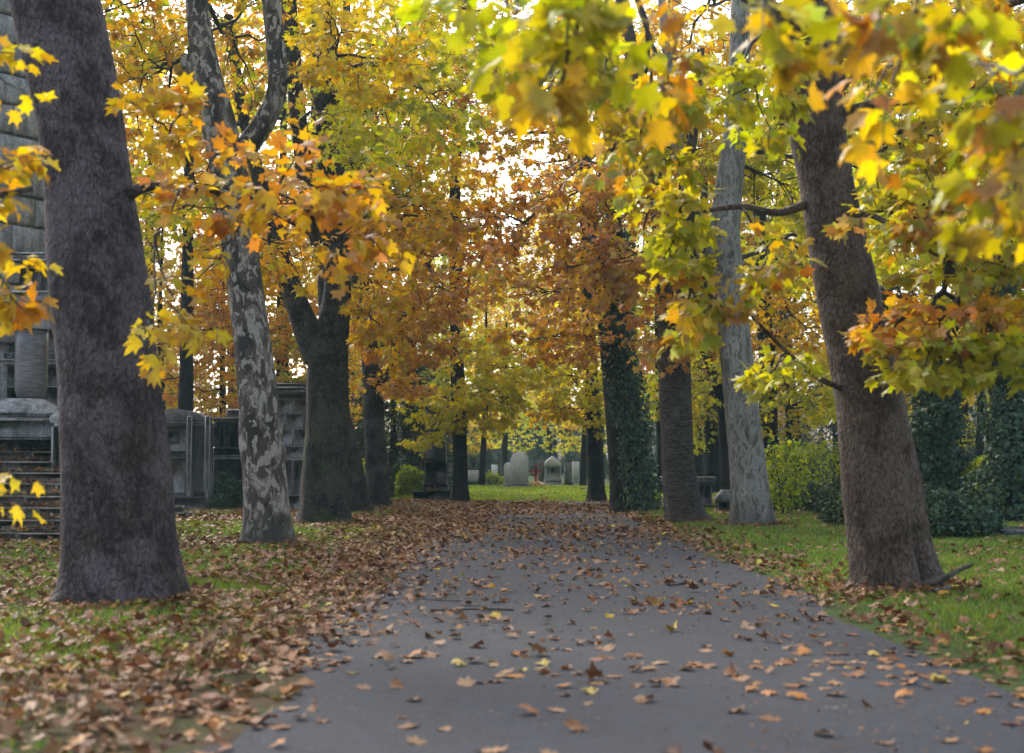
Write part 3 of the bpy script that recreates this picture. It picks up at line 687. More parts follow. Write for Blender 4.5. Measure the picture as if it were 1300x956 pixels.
# ------------------------------------------------------------------ background trees
def bg_proto(kind):
    """a whole tree in local coordinates, trunk foot at the origin -> trunk arrays, wood, leaves"""
    H = {'yellow': 20, 'lime': 19, 'gold': 21, 'green': 18}[kind]
    lean = rng.normal(0, .25, 2); r = .26
    ch = [(0, 0, -.1, r*1.35), (0, 0, .3, r*1.05), (lean[0]*.3, lean[1]*.3, 2, r), (lean[0], lean[1], 5, r*.8), (lean[0]*1.6, lean[1]*1.6, 10, r*.6), (lean[0]*1.4, lean[1]*1.4, H*.85, r*.15)]
    V, Q, an = trunk_arrays([ch], 14, .06, .06)
    bl_ = []
    for q_ in range(26):
        a = rng.uniform(0, 2*pi); z = 3.4+(H-5.4)*(q_+rng.random())/26; rr = rng.uniform(1.2, 3.4)*(1-.3*(z/H))
        bl_.append((np.array([cos(a)*rr, sin(a)*rr, z]), (1.8, 1.8, 1.3), 48, kind if rng.random() < .75 else ('gold' if kind != 'green' else 'lime'), None))
    S, L = foliage(bl_, an, (.15, .24), (6, 9), 'low')
    return (V, Q), S, L
def build_tree(name, label, x, y, proto, group, bark, scale=1.0, rz=0., first=None):
    if first is None:
        (V, Q), S, L = proto
        t = thing(name, label, 'tree', (0, 0, 0), group)
        mesh_obj('trunk', V, Q, bark, t, smooth=True); wood_mesh(S, 'branches', TWIG, t); mesh_obj('foliage', L[0], L[1], LEAF_FAR, t, col=L[2])
    else:
        t = first.copy(); COL.objects.link(t); t['label'] = label; t['group'] = group
        for ch_ in first.children:
            c = ch_.copy(); COL.objects.link(c); c.parent = t
    t.location = (x, y, 0); t.rotation_euler = (0, 0, rz); t.scale = (scale,)*3
    return t
BG = [  # px, D, kind, scale, label
    (236, 37, 'gold', .85, 'dark forked tree with yellow leaves behind the arched tomb wall'),
    (190, 46, 'lime', .9, 'lime tree glimpsed between the nearest left trunk and the mottled trunk'),
    (150, 58, 'lime', 1.0, 'lime tree hidden mostly behind the nearest left trunk'),
    (300, 52, 'gold', 1.0, 'golden tree rising behind the recessed tomb wall'),
    (360, 45, 'lime', .95, 'lime tree behind the tall tomb block on the left'),
    (440, 56, 'yellow', 1.05, 'yellow tree behind the mossy double trunk'),
    (515, 62, 'green', 1.0, 'green tree shading the pale statue left of the obelisk'),
    (612, 63, 'yellow', .55, 'slender dark trunk on the lawn just right of the tall straight trunk'),
    (560, 92, 'lime', 1.15, 'hazy lime tree far behind the black obelisk'),
    (681, 98, 'yellow', 1.1, 'hazy golden tree behind the red cross'),
    (645, 108, 'green', 1.2, 'hazy green tree far behind the tall pale gravestone'),
    (740, 61, 'lime', .55, 'dark trunk on the lawn just left of the right corner trunk'),
    (726, 96, 'yellow', 1.15, 'hazy yellow tree behind the small white tomb'),
    (808, 56, 'gold', 1.0, 'golden tree behind the ivy-wrapped trunk'),
    (885, 60, 'green', 1.0, 'green tree behind the chest tomb right of the ringed trunk'),
    (850, 78, 'yellow', 1.15, 'hazy yellow tree far behind the ringed trunk'),
    (905, 46, 'lime', .9, 'lime tree behind the small slanted headstone'),
    (1010, 56, 'yellow', 1.1, 'yellow tree behind the pale bush right of the pale trunk'),
    (1070, 48, 'lime', .95, 'lime tree behind the nearest right trunk'),
    (1130, 60, 'gold', 1.1, 'golden tree behind the left ivy-covered tree'),
    (1215, 44, 'lime', 1.0, 'lime tree between the two ivy-covered trees'),
    (1275, 54, 'yellow', 1.1, 'yellow tree at the right edge behind the ivy-covered tree'),
    (1350, 40, 'lime', 1.0, 'lime tree beyond the right edge of the shrubs'),
    (640, 72, 'lime', .62, 'low lime tree right behind the tall pale gravestone'),
    (700, 76, 'lime', .60, 'low lime tree behind the small white tomb'),
    (570, 66, 'lime', .60, 'low lime tree between the obelisk and the tall straight trunk'),
    (470, 50, 'lime', .50, 'low lime tree behind the slim brown trunk'),
    (425, 46, 'yellow', .55, 'low yellow tree behind the mossy double trunk'),
    (900, 52, 'lime', .60, 'low lime tree between the ringed and the pale trunk'),
    (1000, 48, 'lime', .52, 'low lime tree over the yellow-green shrub'),
    (1130, 42, 'lime', .52, 'low lime tree right of the nearest right trunk'),
    (285, 44, 'gold', .52, 'low golden tree just behind the recessed tomb wall'),
    (215, 41, 'yellow', .50, 'low yellow tree just behind the arched tomb wall'),
    (345, 42, 'yellow', .55, 'low yellow tree just behind the tall tomb block'),
    (840, 46, 'lime', .60, 'low lime tree between the ivy-wrapped and the ringed trunk'),
    (1240, 38, 'lime', .5, 'low lime tree between the two ivy-covered trees'),
    (60, 48, 'yellow', 1.1, 'yellow tree behind the stone tower'),
]
protos = {}
for i, (px, D, kd, sc, lab) in enumerate(BG):
    if kd not in protos:
        protos[kd] = build_tree('broadleaf_tree', lab, X(px, D), D, bg_proto(kd), 'autumn trees in the background', BARK_DARK, sc, 0.)
    else:
        build_tree('broadleaf_tree', lab, X(px, D), D, None, 'autumn trees in the background', BARK_DARK, sc, rng.uniform(0, 6), protos[kd])

# conifers: drooping sprays on a straight trunk
def conifer_arrays(H=13, R=3.0, n=2600, z0=.8):
    i = np.arange(n); z = z0+(H-z0)*rng.random(n)**1.25; a = rng.uniform(0, 2*pi, n)
    rad = R*(1-(z-z0)/(H-z0))**.8*rng.uniform(.35, 1.0, n)*(.8+.4*vn(np.stack([np.cos(a), np.sin(a), z*.6], 1), 1.5, 2))
    o = np.stack([np.cos(a), np.sin(a), np.zeros(n)], 1); pos = o*rad[:, None]; pos[:, 2] = z-rad*.18
    V = []; T = []; C = []; off = 0
    k = 9
    for j in range(k):      # nine narrow needles-sprigs per spray
        d = norm(o+rng.normal(size=(n, 3))*.5-[0, 0, .35]); s = norm(np.cross(d, rng.normal(size=(n, 3))))
        L = rng.uniform(.25, .5, n)[:, None]; p = pos+rng.normal(0, .16, (n, 3))
        tri = np.stack([p-s*.035, p+s*.035, p+d*L], 1).reshape(-1, 3)
        V.append(tri); T.append(np.arange(n*3).reshape(-1, 3)+off); off += n*3
        C.append(np.repeat(np.array([[.022, .055, .034]])*rng.uniform(.5, 1.6, (n, 1)), 3, 0))
    return np.concatenate(V), np.concatenate(T), np.concatenate(C)
CON = [(500, 50, .5, 'dark blue-green conifer behind the bushes left of the obelisk'), (655, 100, .42, 'hazy conifer closing the view behind the pale gravestones'),
       (600, 88, .40, 'hazy conifer left of the pale gravestones'), (705, 95, .42, 'hazy conifer above the small white tomb'), (765, 85, .45, 'hazy conifer between the right corner trunk and the ivy-wrapped trunk'),
       (545, 66, .45, 'dark conifer directly behind the black obelisk'), (900, 70, .55, 'dark conifer behind the chest tomb'), (985, 76, .55, 'hazy conifer right of the pale trunk'), (1060, 64, .5, 'dark conifer behind the nearest right trunk'),
       (445, 60, .42, 'dark conifer between the mossy trunk and the slim brown trunk'), (1160, 52, .5, 'dark conifer behind the ivy mound'), (1250, 62, .55, 'dark conifer at the right between the ivy-covered trees'), (620, 118, .5, 'farthest hazy conifer left of the gravestones'), (820, 100, .55, 'hazy conifer behind the ivy-wrapped trunk'),
       (330, 64, .45, 'dark conifer behind the mottled trunk'), (200, 60, .45, 'dark conifer behind the arched tomb wall'), (680, 125, .55, 'farthest hazy conifer behind the red cross'), (740, 118, .5, 'farthest hazy conifer left of the right corner trunk')]
first = None
for px, D, sc, lab in CON:
    if first is None:
        t = first = thing('conifer', lab, 'tree', (0, 0, 0), 'conifers in the background')
        V, Q, _a = trunk_arrays([[(0, 0, -.1, .25), (0, 0, 1, .2), (0, 0, 6, .14), (0, 0, 12.5, .03)]], 12, .05)
        mesh_obj('trunk', V, Q, BARK_DARK, t, smooth=True)
        V, T, C = conifer_arrays(); mesh_obj('foliage', V, T, IVY, t, col=C)
    else:
        t = first.copy(); COL.objects.link(t); t['label'] = lab
        for ch_ in first.children:
            c = ch_.copy(); COL.objects.link(c); c.parent = t
    t.location = (X(px, D), D, 0); t.rotation_euler = (0, 0, rng.uniform(0, 6)); t.scale = (max(sc, .6)*1.25, max(sc, .6)*1.25, sc)

# ------------------------------------------------------------------ shrubs
def bush(name, label, c, r, n, pal, size=(.06, .11), kind='ivy', mat=IVY, shell=.55, stems=14, cat='shrub', group=None, up=.6):
    t = thing(name, label, cat, (c[0], c[1], 0), group)
    c = np.array(c, float); P0 = ell(c, r, n*2, shell)
    P0 = P0[(P0[:, 2] > .03)][:n]
    # lumpy outline
    d = P0-c; P0 = c+d*(.72+.55*vn(norm(d)*2+c, 1.6, 3))[:, None]; P0[:, 2] = np.maximum(P0[:, 2], .03)
    P0 += (vn(P0, 3, 1)-.5)[:, None]*.25*norm(d)
    n = len(P0); o = norm(P0-c); yd = norm(o*.6+rng.normal(size=(n, 3))*.6-[0, 0, .15]); nr = norm(o*(1-up)+[0, 0, up]+rng.normal(size=(n, 3))*.4)
    L = leaves_mesh(P0, yd, nr, rng.uniform(*size, n), pal_cols(pal, n), pal_cols(pal, n), kind, .15)
    mesh_obj('foliage', L[0], L[1], mat, t, col=L[2])
    tg = ell(c, np.array(r)*.8, stems*3); S, _ = grow((c[0], c[1], 0), tg[tg[:, 2] > .1], .005)
    wood_mesh(S, 'stems', TWIG, t)
    return t
bush('shrub', 'loose yellow-green shrub between the pale trunk and the nearest right trunk', (X(1035, 33), 33, .85), (1.35, .9, .75), 2300, 'bush', (.06, .11), mat=LEAF, shell=.3, up=.8)
bush('shrub', 'small yellow-green shrub touching the right side of the pale trunk', (X(992, 29), 29, .9), (.5, .5, .9), 900, 'bush', (.07, .12), mat=LEAF, shell=.1)
bush('ivy_mound', 'low mound of dark ivy at the foot of the nearest right trunk', (X(1208, 20.5), 20.5, .32), (.62, .6, .36), 4000, 'ivy', (.06, .1))
bush('ivy_mound', 'dark ivy heap at the right edge behind the flat slab', (X(1305, 26), 26, .35), (.7, .7, .45), 2600, 'ivy', (.06, .1))
bush('shrub', 'dark green bush left of the yucca under the yellow-green shrub', (X(1005, 31), 31, .3), (.8, .5, .42), 2200, 'darkgreen', (.06, .1))
bush('shrub', 'yellowing low shrub between the two ivy-covered trees', (X(1236, 27), 27, .5), (.6, .6, .7), 1700, 'bush', (.06, .1), mat=LEAF)
bush('shrub', 'dark shrub directly behind the nearest right trunk', (X(1090, 24), 24, .35), (.6, .6, .5), 2200, 'darkgreen', (.06, .1))
bush('shrub', 'bright green bush beside the black obelisk', (X(521, 41), 41, .45), (.42, .5, .5), 1500, 'bush', (.09, .14), mat=LEAF)
bush('shrub', 'darker green bush right of the slim brown trunk', (X(505, 43), 43, .4), (.5, .6, .5), 1500, 'darkgreen', (.09, .14))
bush('shrub', 'green bush seen between the mossy trunk and the slim brown trunk', (X(462, 46), 46, .45), (.8, .6, .6), 1500, 'bush', (.09, .14), mat=LEAF)
bush('shrub', 'dark bush in front of the recessed tomb wall', (X(290, 31.6), 31.6, .4), (.28, .22, .5), 900, 'ivy', (.07, .11))
bush('shrub', 'pale flowering shrub beside the low white tomb', (X(622, 64), 64, .2), (.6, .5, .3), 700, 'bush', (.09, .14), mat=LEAF)
# ivy-covered tree stems on the right
for px, D, w_, top, lab in ((1188, 27, 1.05, 2.9, 'column of dark ivy on a stem right of the nearest right trunk'), (1285, 25, 1.2, 5.2, 'tall dark ivy-covered tree at the right edge'), (1120, 31, .5, 1.8, 'ivy-covered stump peeking out behind the nearest right trunk')):
    x = X(px, D); t = thing('ivy_covered_tree', lab, 'tree', (x, D, 0), 'ivy-covered trees on the right')
    ch = [(x, D, -.05, .22), (x+.05, D, 1.2, .2), (x-.05, D, top*.6, .15), (x, D, top, .06)]
    V, Q, _a = trunk_arrays([ch], 16, .06); mesh_obj('trunk', V, Q, BARK_DARK, t, smooth=True)
    LV = []; LT = []; LC = []; off = 0
    for j in range(7):
        z = top*(.1+.85*j/6); c = np.array([x+rng.normal(0, .15), D+rng.normal(0, .15), z]); rr = w_*.5*(1.2-.6*j/6)
        P0 = ell(c, (rr, rr, top*.13), 1300, .6); P0 = P0[P0[:, 2] > .03]; n = len(P0); o = norm(P0-c)
        P0 = P0+o*((vn(P0, 2.5, 6)-.5)*.5)[:, None]
        L = leaves_mesh(P0, norm(o*.4+rng.normal(size=(n, 3))*.5-[0, 0, .7]), norm(o+rng.normal(size=(n, 3))*.4+[0, 0, .3]), rng.uniform(.07, .13, n), pal_cols('ivy', n), pal_cols('ivy', n), 'ivy', .1)
        LV.append(L[0]); LT.append(L[1]+off); LC.append(L[2]); off += len(L[0])
    mesh_obj('ivy', np.concatenate(LV), np.concatenate(LT), IVY, t, col=np.concatenate(LC))
# yucca
t = thing('yucca', 'spiky blue-green yucca beside the yellow-green shrub', 'plant', (X(1052, 30), 30, 0))
n = 90; a = rng.uniform(0, 2*pi, n); el_ = rng.uniform(.1, 1.4, n); d = np.stack([np.cos(a)*np.cos(el_), np.sin(a)*np.cos(el_), np.sin(el_)], 1)
b0 = np.array([X(1052, 30), 30, .15]); s = norm(np.cross(d, [0, 0, 1.])); Ln = rng.uniform(.45, .7, (n, 1))
V = np.stack([b0+d*.05-s*.02, b0+d*.05+s*.02, b0+d*Ln*.55+s*.025-[0, 0, .02], b0+d*Ln*.55-s*.025-[0, 0, .02], b0+d*Ln-[0, 0, .08]], 1).reshape(-1, 3)
kk = np.arange(n)[:, None]*5
mesh_obj('leaves', V, [kk+np.array([[0, 1, 2, 3]]), kk+np.array([[3, 2, 4]])], IVY, t, col=np.tile([[.04, .09, .06]], (len(V), 1)))

# ------------------------------------------------------------------ the mausoleum and its steps
D0 = 24.2; cx = X(45, 24.2)-2.0
t = thing('mausoleum', 'grey weathered stone mausoleum with round tower and broad steps at left', 'mausoleum', (cx, 25, 0))
mb = MB()      # tower of rusticated blocks, each a curved block with a chamfer
tcx, tcy, tr_ = cx, 25.6, 2.0
zc = 3.15; row = 0
while zc < 12.5:
    hh = .52; nb = 13; offa = (row % 2)*pi/nb
    for j in range(nb):
        a0 = offa+j*2*pi/nb+.007; a1 = offa+(j+1)*2*pi/nb-.007; m_ = 7
        th = np.linspace(a0, a1, m_); rr = tr_+rng.normal(0, .012)
        z0_, z1_ = zc+.02, zc+hh-.02
        pts = []
        for (ri, zz) in ((rr-.2, z0_), (rr-.03, z0_), (rr, z0_+.035), (rr+.02, (z0_+z1_)/2), (rr, z1_-.035), (rr-.03, z1_), (rr-.2, z1_)):
            pts.append(np.stack([tcx+ri*np.cos(th), tcy+ri*np.sin(th), np.full(m_, zz)], 1)+rng.normal(0, .006, (m_, 3)))
        V = np.concatenate(pts); Q = [[i*m_+k_, i*m_+k_+1, (i+1)*m_+k_+1, (i+1)*m_+k_] for i in range(6) for k_ in range(m_-1)]
        e0 = [i*m_ for i in range(7)]; e1 = [i*m_+m_-1 for i in range(7)]
        T = [[e0[0], e0[i], e0[i+1]] for i in range(1, 6)]+[[e1[0], e1[i+1], e1[i]] for i in range(1, 6)]
        mb.add(V, Q, T)
    zc += hh; row += 1
mb.lathe(tcx, tcy, [(tr_-.12, 1.5), (tr_-.12, 12.6)], 40)
mb.build('tower', STONE_TOWER, t)
# narrower wall to the right of the tower, with string course and frieze
mb = MB(); xr = X(92, 24.6)
for z0_, z1_ in ((1.55, 2.0), (2.0, 2.45), (2.45, 2.80), (3.02, 3.5), (3.5, 3.98), (3.98, 4.45)):
    for x0_, x1_ in ((cx+1.2, cx+1.95), (cx+1.96, xr)):
        mb.box(x0_, x1_, 24.4+rng.normal(0, .006), 25.6, z0_+.008, z1_-.008, .02)
mb.build('wall', STONE_TOWER, t)
mb = MB(); mb.box(cx+1., xr+.05, 24.3, 25.6, 2.81, 2.90, .02); mb.box(cx+1., xr+.02, 24.34, 25.6, 2.905, 3.01, .01); mb.build('string_course', STONE_WALL, t); mb = MB(); mb.box(cx+1., xr+.1, 24.24, 25.6, 4.46, 4.62, .03); mb.box(cx+1., xr+.05, 24.3, 25.5, 4.63, 4.75, .03)
mb.build('cornice', STONE_WALL, t); mb = MB(); mb.box(cx+1.40, xr+.01, 24.335, 24.345, 2.92, 3.0, .001)
for j in range(9): mb.box(cx+1.45+j*.14, cx+1.53+j*.14, 24.31, 24.36, 2.925, 2.995, .006)
mb.build('frieze', STONE_WALL, t)
# polished column on a moulded plinth
colx = X(33, 23.0)
mb = MB(); mb.lathe(colx, 23.2, [(.15, 2.17), (.215, 2.21), (.25, 2.30), (.26, 2.45), (.262, 3.0), (.262, 3.3)], 28, cap=True); mb.build('column', POLISHED, t, True)
mb = MB(); mb.lathe(colx, 23.2, [(.30, 3.302), (.33, 3.36), (.29, 3.42), (.36, 3.55), (.40, 3.72)], 28); mb.box(colx-.46, colx+.46, 22.76, 23.66, 3.73, 3.9, .03); mb.build('capital', STONE_WALL, t)
mb = MB()
for s, z0_, z1_ in ((.66, 1.5, 1.84), (.58, 1.845, 1.93)): mb.box(colx-1.4, colx+s, 23.2-s, 24.3, z0_, z1_, .04)
mb.lathe(colx-.1, 23.2, [(.62, 1.93), (.56, 1.99), (.52, 2.06), (.40, 2.12), (.32, 2.168)], 36); mb.build('plinth', STONE_TOWER, t)
# cheek wall, podium, steps
mb = MB(); mb.box(cx-4, xr+.12, 23.45, 27.5, 0, 1.49, .03); mb.box(X(82, 23), X(100, 23), 22.3, 23.44, 0, 1.75, .05); mb.lathe(X(91, 23), 22.5, [(.16, 1.752), (.2, 1.83), (.12, 1.93), (.02, 1.96)], 20); mb.build('podium', STONE_TOWER, t)
steps = MB(); NS = 9; step_tops = []
for i in range(NS):
    y0 = 19.9+i*.40; zt = (i+1)*.164
    x = cx-5
    while x < X(118, 20):
        x2 = min(x+rng.uniform(1.1, 1.7), X(118, 20)+.05)
        steps.box(x, x2-.006, y0+rng.normal(0, .008), y0+.44, max(0, zt-.165), zt+rng.normal(0, .004), .018); x = x2
    steps.box(cx-5, X(116, 20), y0+.03, 23.44, 0, zt-.012, .01) if i < 8 else None
    step_tops.append((y0, zt))
steps.build('steps', STONE_STEP, t)

# ------------------------------------------------------------------ wall tombs on the left
DW = 31.8; px2 = lambda p: X(p, DW); zz = lambda y: Z(y, DW)
t = thing('tomb_wall', 'grey tomb wall with arched top and fluted pilasters behind the left trees', 'tomb', (px2(235), DW+.4, 0), 'wall tombs on the left')
mb = MB(); mb.box(px2(176), px2(262), DW+.05, DW+.8, 0, zz(541), .015)
mb.build('wall', STONE_WALL, t)
mb = MB(); xs_ = np.linspace(px2(182), px2(258), 15); arch = [(x, zz(535)+.28*math.sqrt(max(0, 1-((x-px2(218))/(px2(258)-px2(217)))**2))) for x in xs_]
mb.prism([(px2(182), zz(540))]+arch+[(px2(258), zz(540))], DW-.05, DW+.75); mb.box(px2(172), px2(266), DW-.12, DW+.85, zz(541)+.004, zz(536), .02); mb.build('cornice', STONE_DARK, t)
mb = MB(); mb.box(px2(203), px2(236), DW-.0, DW+.046, zz(573), zz(545), .01); mb.build('panel', STONE_WALL, t)
mb = MB(); mb.box(px2(212), px2(226), DW-.03, DW-.003, zz(562), zz(548), .004); mb.build('plaque', STONE_DARK, t)
mb = MB(); mb.box(px2(203), px2(236), DW, DW+.046, zz(626), zz(584), .01); mb.build('panel', STONE_WALL, t)
for a_, b_ in ((239, 246), (262, 269)):
    mb = MB(); mb.box(px2(a_), px2(b_), DW-.16, DW+.045, 0, zz(528), .02)
    for j in range(3): mb.box(px2(a_+1.1+j*2), px2(a_+2.0+j*2), DW-.175, DW-.163, zz(620), zz(540), .003)
    mb.build('pilaster', STONE_WALL, t)
mb = MB(); mb.box(px2(176), px2(266), DW-.22, DW+.04, 0, zz(630), .03); mb.box(px2(176), px2(238), DW-.1, DW+.04, zz(583), zz(576), .01); mb.build('base', STONE_DARK, t)
mb = MB()
for j in range(5): mb.box(px2(247.5+j*2.8), px2(249+j*2.8), DW-.05, DW+.046, zz(625), zz(534), .004)
mb.build('fluting', STONE_WALL, t)
DW = 32.6
t = thing('tomb_wall', 'dark recessed tomb wall with square niches between the two taller tombs', 'tomb', (px2(300), DW+.3, 0), 'wall tombs on the left')
mb = MB(); x0_, x1_ = px2(271), px2(352)
mb.box(x0_, x1_, DW+.22, DW+.6, 0, zz(536), .01); mb.box(x0_, x1_, DW, DW+.217, 0, zz(568), .02); mb.box(x0_-.0, x1_, DW-.08, DW+.6, zz(536)+.003, zz(530), .02)
for a_, b_ in ((271, 279), (284, 291), (303, 310), (322, 329), (344, 352)): mb.box(px2(a_), px2(b_), DW+.02, DW+.217, zz(568)+.003, zz(536)-.002, .01)
mb.build('wall', STONE_DARK, t)
mb = MB(); mb.box(px2(271), px2(352), DW-.06, DW-.003, zz(583), zz(578), .01); mb.build('moulding', STONE_WALL, t)
mb = MB(); mb.box(px2(286), px2(352), DW+.05, DW+.55, zz(530)+.003, zz(519), .03); mb.build('coping', STONE_TOWER, t)
DW = 31.0
t = thing('tomb_wall', 'taller block tomb with heavy cornice between the mottled and mossy trunks', 'tomb', (px2(368), DW+.4, 0), 'wall tombs on the left')
mb = MB(); ycs = [(650, 628), (628, 583), (583, 566), (566, 544), (544, 524), (524, 506)]
for i, (b_, a_) in enumerate(ycs):
    xs_ = [346, 372, 400] if i % 2 else [346, 362, 386, 400]
    for j in range(len(xs_)-1): mb.box(px2(xs_[j])+.004, px2(xs_[j+1])-.004, DW+rng.normal(0, .008), DW+.9, max(0, zz(b_))+.004, zz(a_)-.004, .015)
mb.build('wall', STONE_WALL, t)
mb = MB(); mb.box(px2(344), px2(402), DW-.06, DW+.95, zz(506)+.003, zz(500), .02); mb.box(px2(341), px2(405), DW-.16, DW+1.0, zz(500)+.003, zz(491), .03); mb.box(px2(345), px2(401), DW-.05, DW+.95, zz(491)+.003, zz(486), .03); mb.build('cornice', STONE_DARK, t)
mb = MB(); mb.box(px2(360), px2(366), DW-.04, DW-.012, zz(624), zz(588), .006); mb.box(px2(376), px2(382), DW-.04, DW-.012, zz(624), zz(588), .006); mb.build('panel_frame', STONE_DARK, t)
t = thing('stone_block', 'low broken stone block on the leaves right of the nearest left trunk', 'stone', (X(228, 28), 28, 0))
mb = MB(); mb.box(X(208, 28), X(243, 28), 27.8, 28.3, 0, .17, .04); mb.box(X(212, 28), X(233, 28), 27.9, 28.25, .173, .27, .04, rot=.06); mb.build('block', STONE_DARK, t)

# ------------------------------------------------------------------ graves beyond the path
D = 40.0; x = X(553, D)
t = thing('obelisk', 'black granite obelisk monument on a stepped base left of the straight trunk', 'monument', (x, D, 0))
mb = MB(); mb.box(X(526, D), X(569, D), D-.45, D+.45, 0, .30, .015); mb.build('base', GRANITE, t)
mb = MB(); mb.box(X(563.5, D), X(574, D), D-.4, D+.5, 0, .33, .015); mb.build('kerb_stone', STONE_GREY, t)
mb = MB(); mb.box(X(538, D), X(569, D)-.01, D-.33, D+.33, .303, .50, .02); mb.box(X(540, D), X(568, D), D-.3, D+.3, .503, 1.12, .02); mb.box(X(541, D), X(567, D), D-.28, D+.28, 1.123, 1.2, .02); mb.build('pedestal', GRANITE, t)
mb = MB(); a_ = (X(566.5, D)-X(541.5, D))/2; xm = X(554, D)
v = [(-a_, -a_, 1.203), (a_, -a_, 1.203), (a_, a_, 1.203), (-a_, a_, 1.203)]; s_ = .86; v += [(p[0]*s_, p[1]*s_, 2.6) for p in v]; v += [(0, 0, 2.9)]
mb.add(np.array(v)+[xm, D, 0], [[0, 1, 5, 4], [1, 2, 6, 5], [2, 3, 7, 6], [3, 0, 4, 7]], [[4, 5, 8], [5, 6, 8], [6, 7, 8], [7, 4, 8]]); mb.build('shaft', GRANITE, t)
def flowers(name, label, c, r, n, cols, cat='flowers', size=(.05, .08)):
    t = thing(name, label, cat, (c[0], c[1], c[2]))
    P0 = ell(c, r, n); P0[:, 2] = np.maximum(P0[:, 2], c[2]); cc = np.array(cols)[rng.integers(0, len(cols), n)]
    L = leaves_mesh(P0, norm(rng.normal(size=(n, 3))+[0, 0, .3]), norm(rng.normal(size=(n, 3))*.5+[0, -.5, 1]), rng.uniform(*size, n), cc, cc, 'low', .1)
    mesh_obj('petals', L[0], L[1], LEAF, t, col=L[2])
    n2 = n; P1 = ell(np.array(c)-[0, 0, .02], r, n2); P1[:, 2] = np.maximum(P1[:, 2]-.03, c[2]-.02)
    L = leaves_mesh(P1, norm(rng.normal(size=(n2, 3))), norm(rng.normal(size=(n2, 3))*.5+[0, 0, 1]), rng.uniform(*size, n2), pal_cols('bush', n2), pal_cols('bush', n2), 'ivy', .1)
    mesh_obj('greenery', L[0], L[1], LEAF, t, col=L[2]); return t
flowers('flower_bowl', 'faded pink flowers lying on the black obelisk base', (X(550, D), D-.36, .31), (.19, .07, .14), 70, [(.35, .12, .10), (.28, .16, .12), (.45, .22, .2)])
flowers('flowers', 'yellow blossoms in the grass left of the black obelisk', (X(521, 40.5), 40.3, .08), (.18, .1, .12), 36, [(.6, .5, .05), (.6, .55, .1)])
# pale gravestones
def headstone(label, px0, px1, D, ytop, mat, top='round', name='gravestone', group='pale graves on the far lawn', base=True, depth=.16, rotz=0):
    x0_, x1_ = X(px0, D), X(px1, D); zt = Z(ytop, D); xm = (x0_+x1_)/2; wd = (x1_-x0_)/2
    t = thing(name, label, 'grave', (xm, D, 0), group)
    mb = MB(); zb = .16 if base else 0.0
    if base: 
        b2 = MB(); b2.box(x0_-.04, x1_+.04, D-.2, D+.2, 0, .157, .02); b2.build('base', mat, t)
    if top == 'round': arc = [(xm+wd*cos(a), zt-wd*.8+wd*.8*sin(a)) for a in np.linspace(0, pi, 13)]
    elif top == 'rough': arc = [(xm+wd*cx_, zt-wd*z_) for cx_, z_ in ((1, .9), (.93, .5), (.7, .3), (.62, .1), (.3, .0), (-.1, .02), (-.35, .15), (-.7, .25), (-.85, .6), (-1, .9))]
    elif top == 'gable': arc = [(x1_, zt-wd*.55), (xm, zt), (x0_, zt-wd*.55)]
    else: arc = [(x1_, zt), (x0_, zt)]
    mb.prism([(x0_, zb)]+[(x1_, zb)]+arc, D-depth/2, D+depth/2); mb.build('slab', mat, t); return t
headstone('tall pale marble gravestone with rough pointed top left of the red cross', 647.5, 671, 60, 573, STONE_PALE, 'rough', depth=.35)
headstone('shorter pale gravestone leaning against the tall one beside the red cross', 639.5, 650, 59.3, 587, STONE_PALE, 'rough', depth=.3)
headstone('low white tomb right of the tall straight trunk', 591, 607.5, 64, 597, STONE_PALE, 'flat', depth=.9)
headstone('pale upright stone in the haze between the straight trunk and tall gravestone', 624, 632, 74, 590, STONE_PALE, 'flat', depth=.3)
headstone('tall pale statue-like stone left of the obelisk', 503, 516, 60, 577, STONE_PALE, 'rough', depth=.4)
headstone('blue-grey upright slab just right of the red cross', 683, 690.5, 66, 584, STONE_GREY, 'flat', depth=.3)
headstone('dark grey slab right of the small white tomb', 716.5, 726, 62, 587, STONE_GREY, 'flat', depth=.3)
headstone('white slab before the dark trunk at the right end of the lawn', 726.5, 735, 68, 586, STONE_PALE, 'flat', depth=.3)
headstone('pale slab seen between the obelisk and tall straight trunk', 569, 574.5, 58, 588, STONE_GREY, 'flat', depth=.3)
headstone('pale slab far right between the ringed trunk and the pale trunk', 897, 905, 62, 590, STONE_PALE, 'gable', depth=.3)
headstone('hazy pale slab directly right of the slim brown trunk', 488, 496, 66, 584, STONE_PALE, 'round', depth=.3)
D = 66
t = thing('small_tomb', 'small white tomb shaped like a house right of the red cross', 'tomb', (X(702, D), D, 0), 'pale graves on the far lawn')
mb = MB(); mb.box(X(690, D), X(713, D), D-.6, D+.6, 0, .22, .02); mb.box(X(691.5, D), X(711.5, D), D-.5, D+.5, .223, Z(592, D), .02); mb.build('body', STONE_PALE, t)
mb = MB(); mb.prism([(X(690, D), Z(592, D)+.004), (X(713, D), Z(592, D)+.004), (X(710, D), Z(585, D)), (X(701, D), Z(579, D)), (X(693, D), Z(585, D))], D-.55, D+.55); mb.build('roof', STONE_PALE, t)
mb = MB(); mb.box(X(700, D), X(703, D), D-.53, D-.505, Z(600, D), Z(595, D), .004); mb.build('vent', STONE_DARK, t)
D = 60
t = thing('cross', 'rust red wooden cross standing on the far lawn', 'cross', (X(680, D), D, 0))
mb = MB(); mb.box(X(678.3, D), X(681.8, D), D-.05, D+.05, 0, Z(590, D), .008); mb.build('post', RED, t)
mb = MB(); mb.box(X(673, D), X(687.3, D), D-.075, D-.053, Z(600, D), Z(596.8, D), .006); mb.build('crossbar', RED, t)
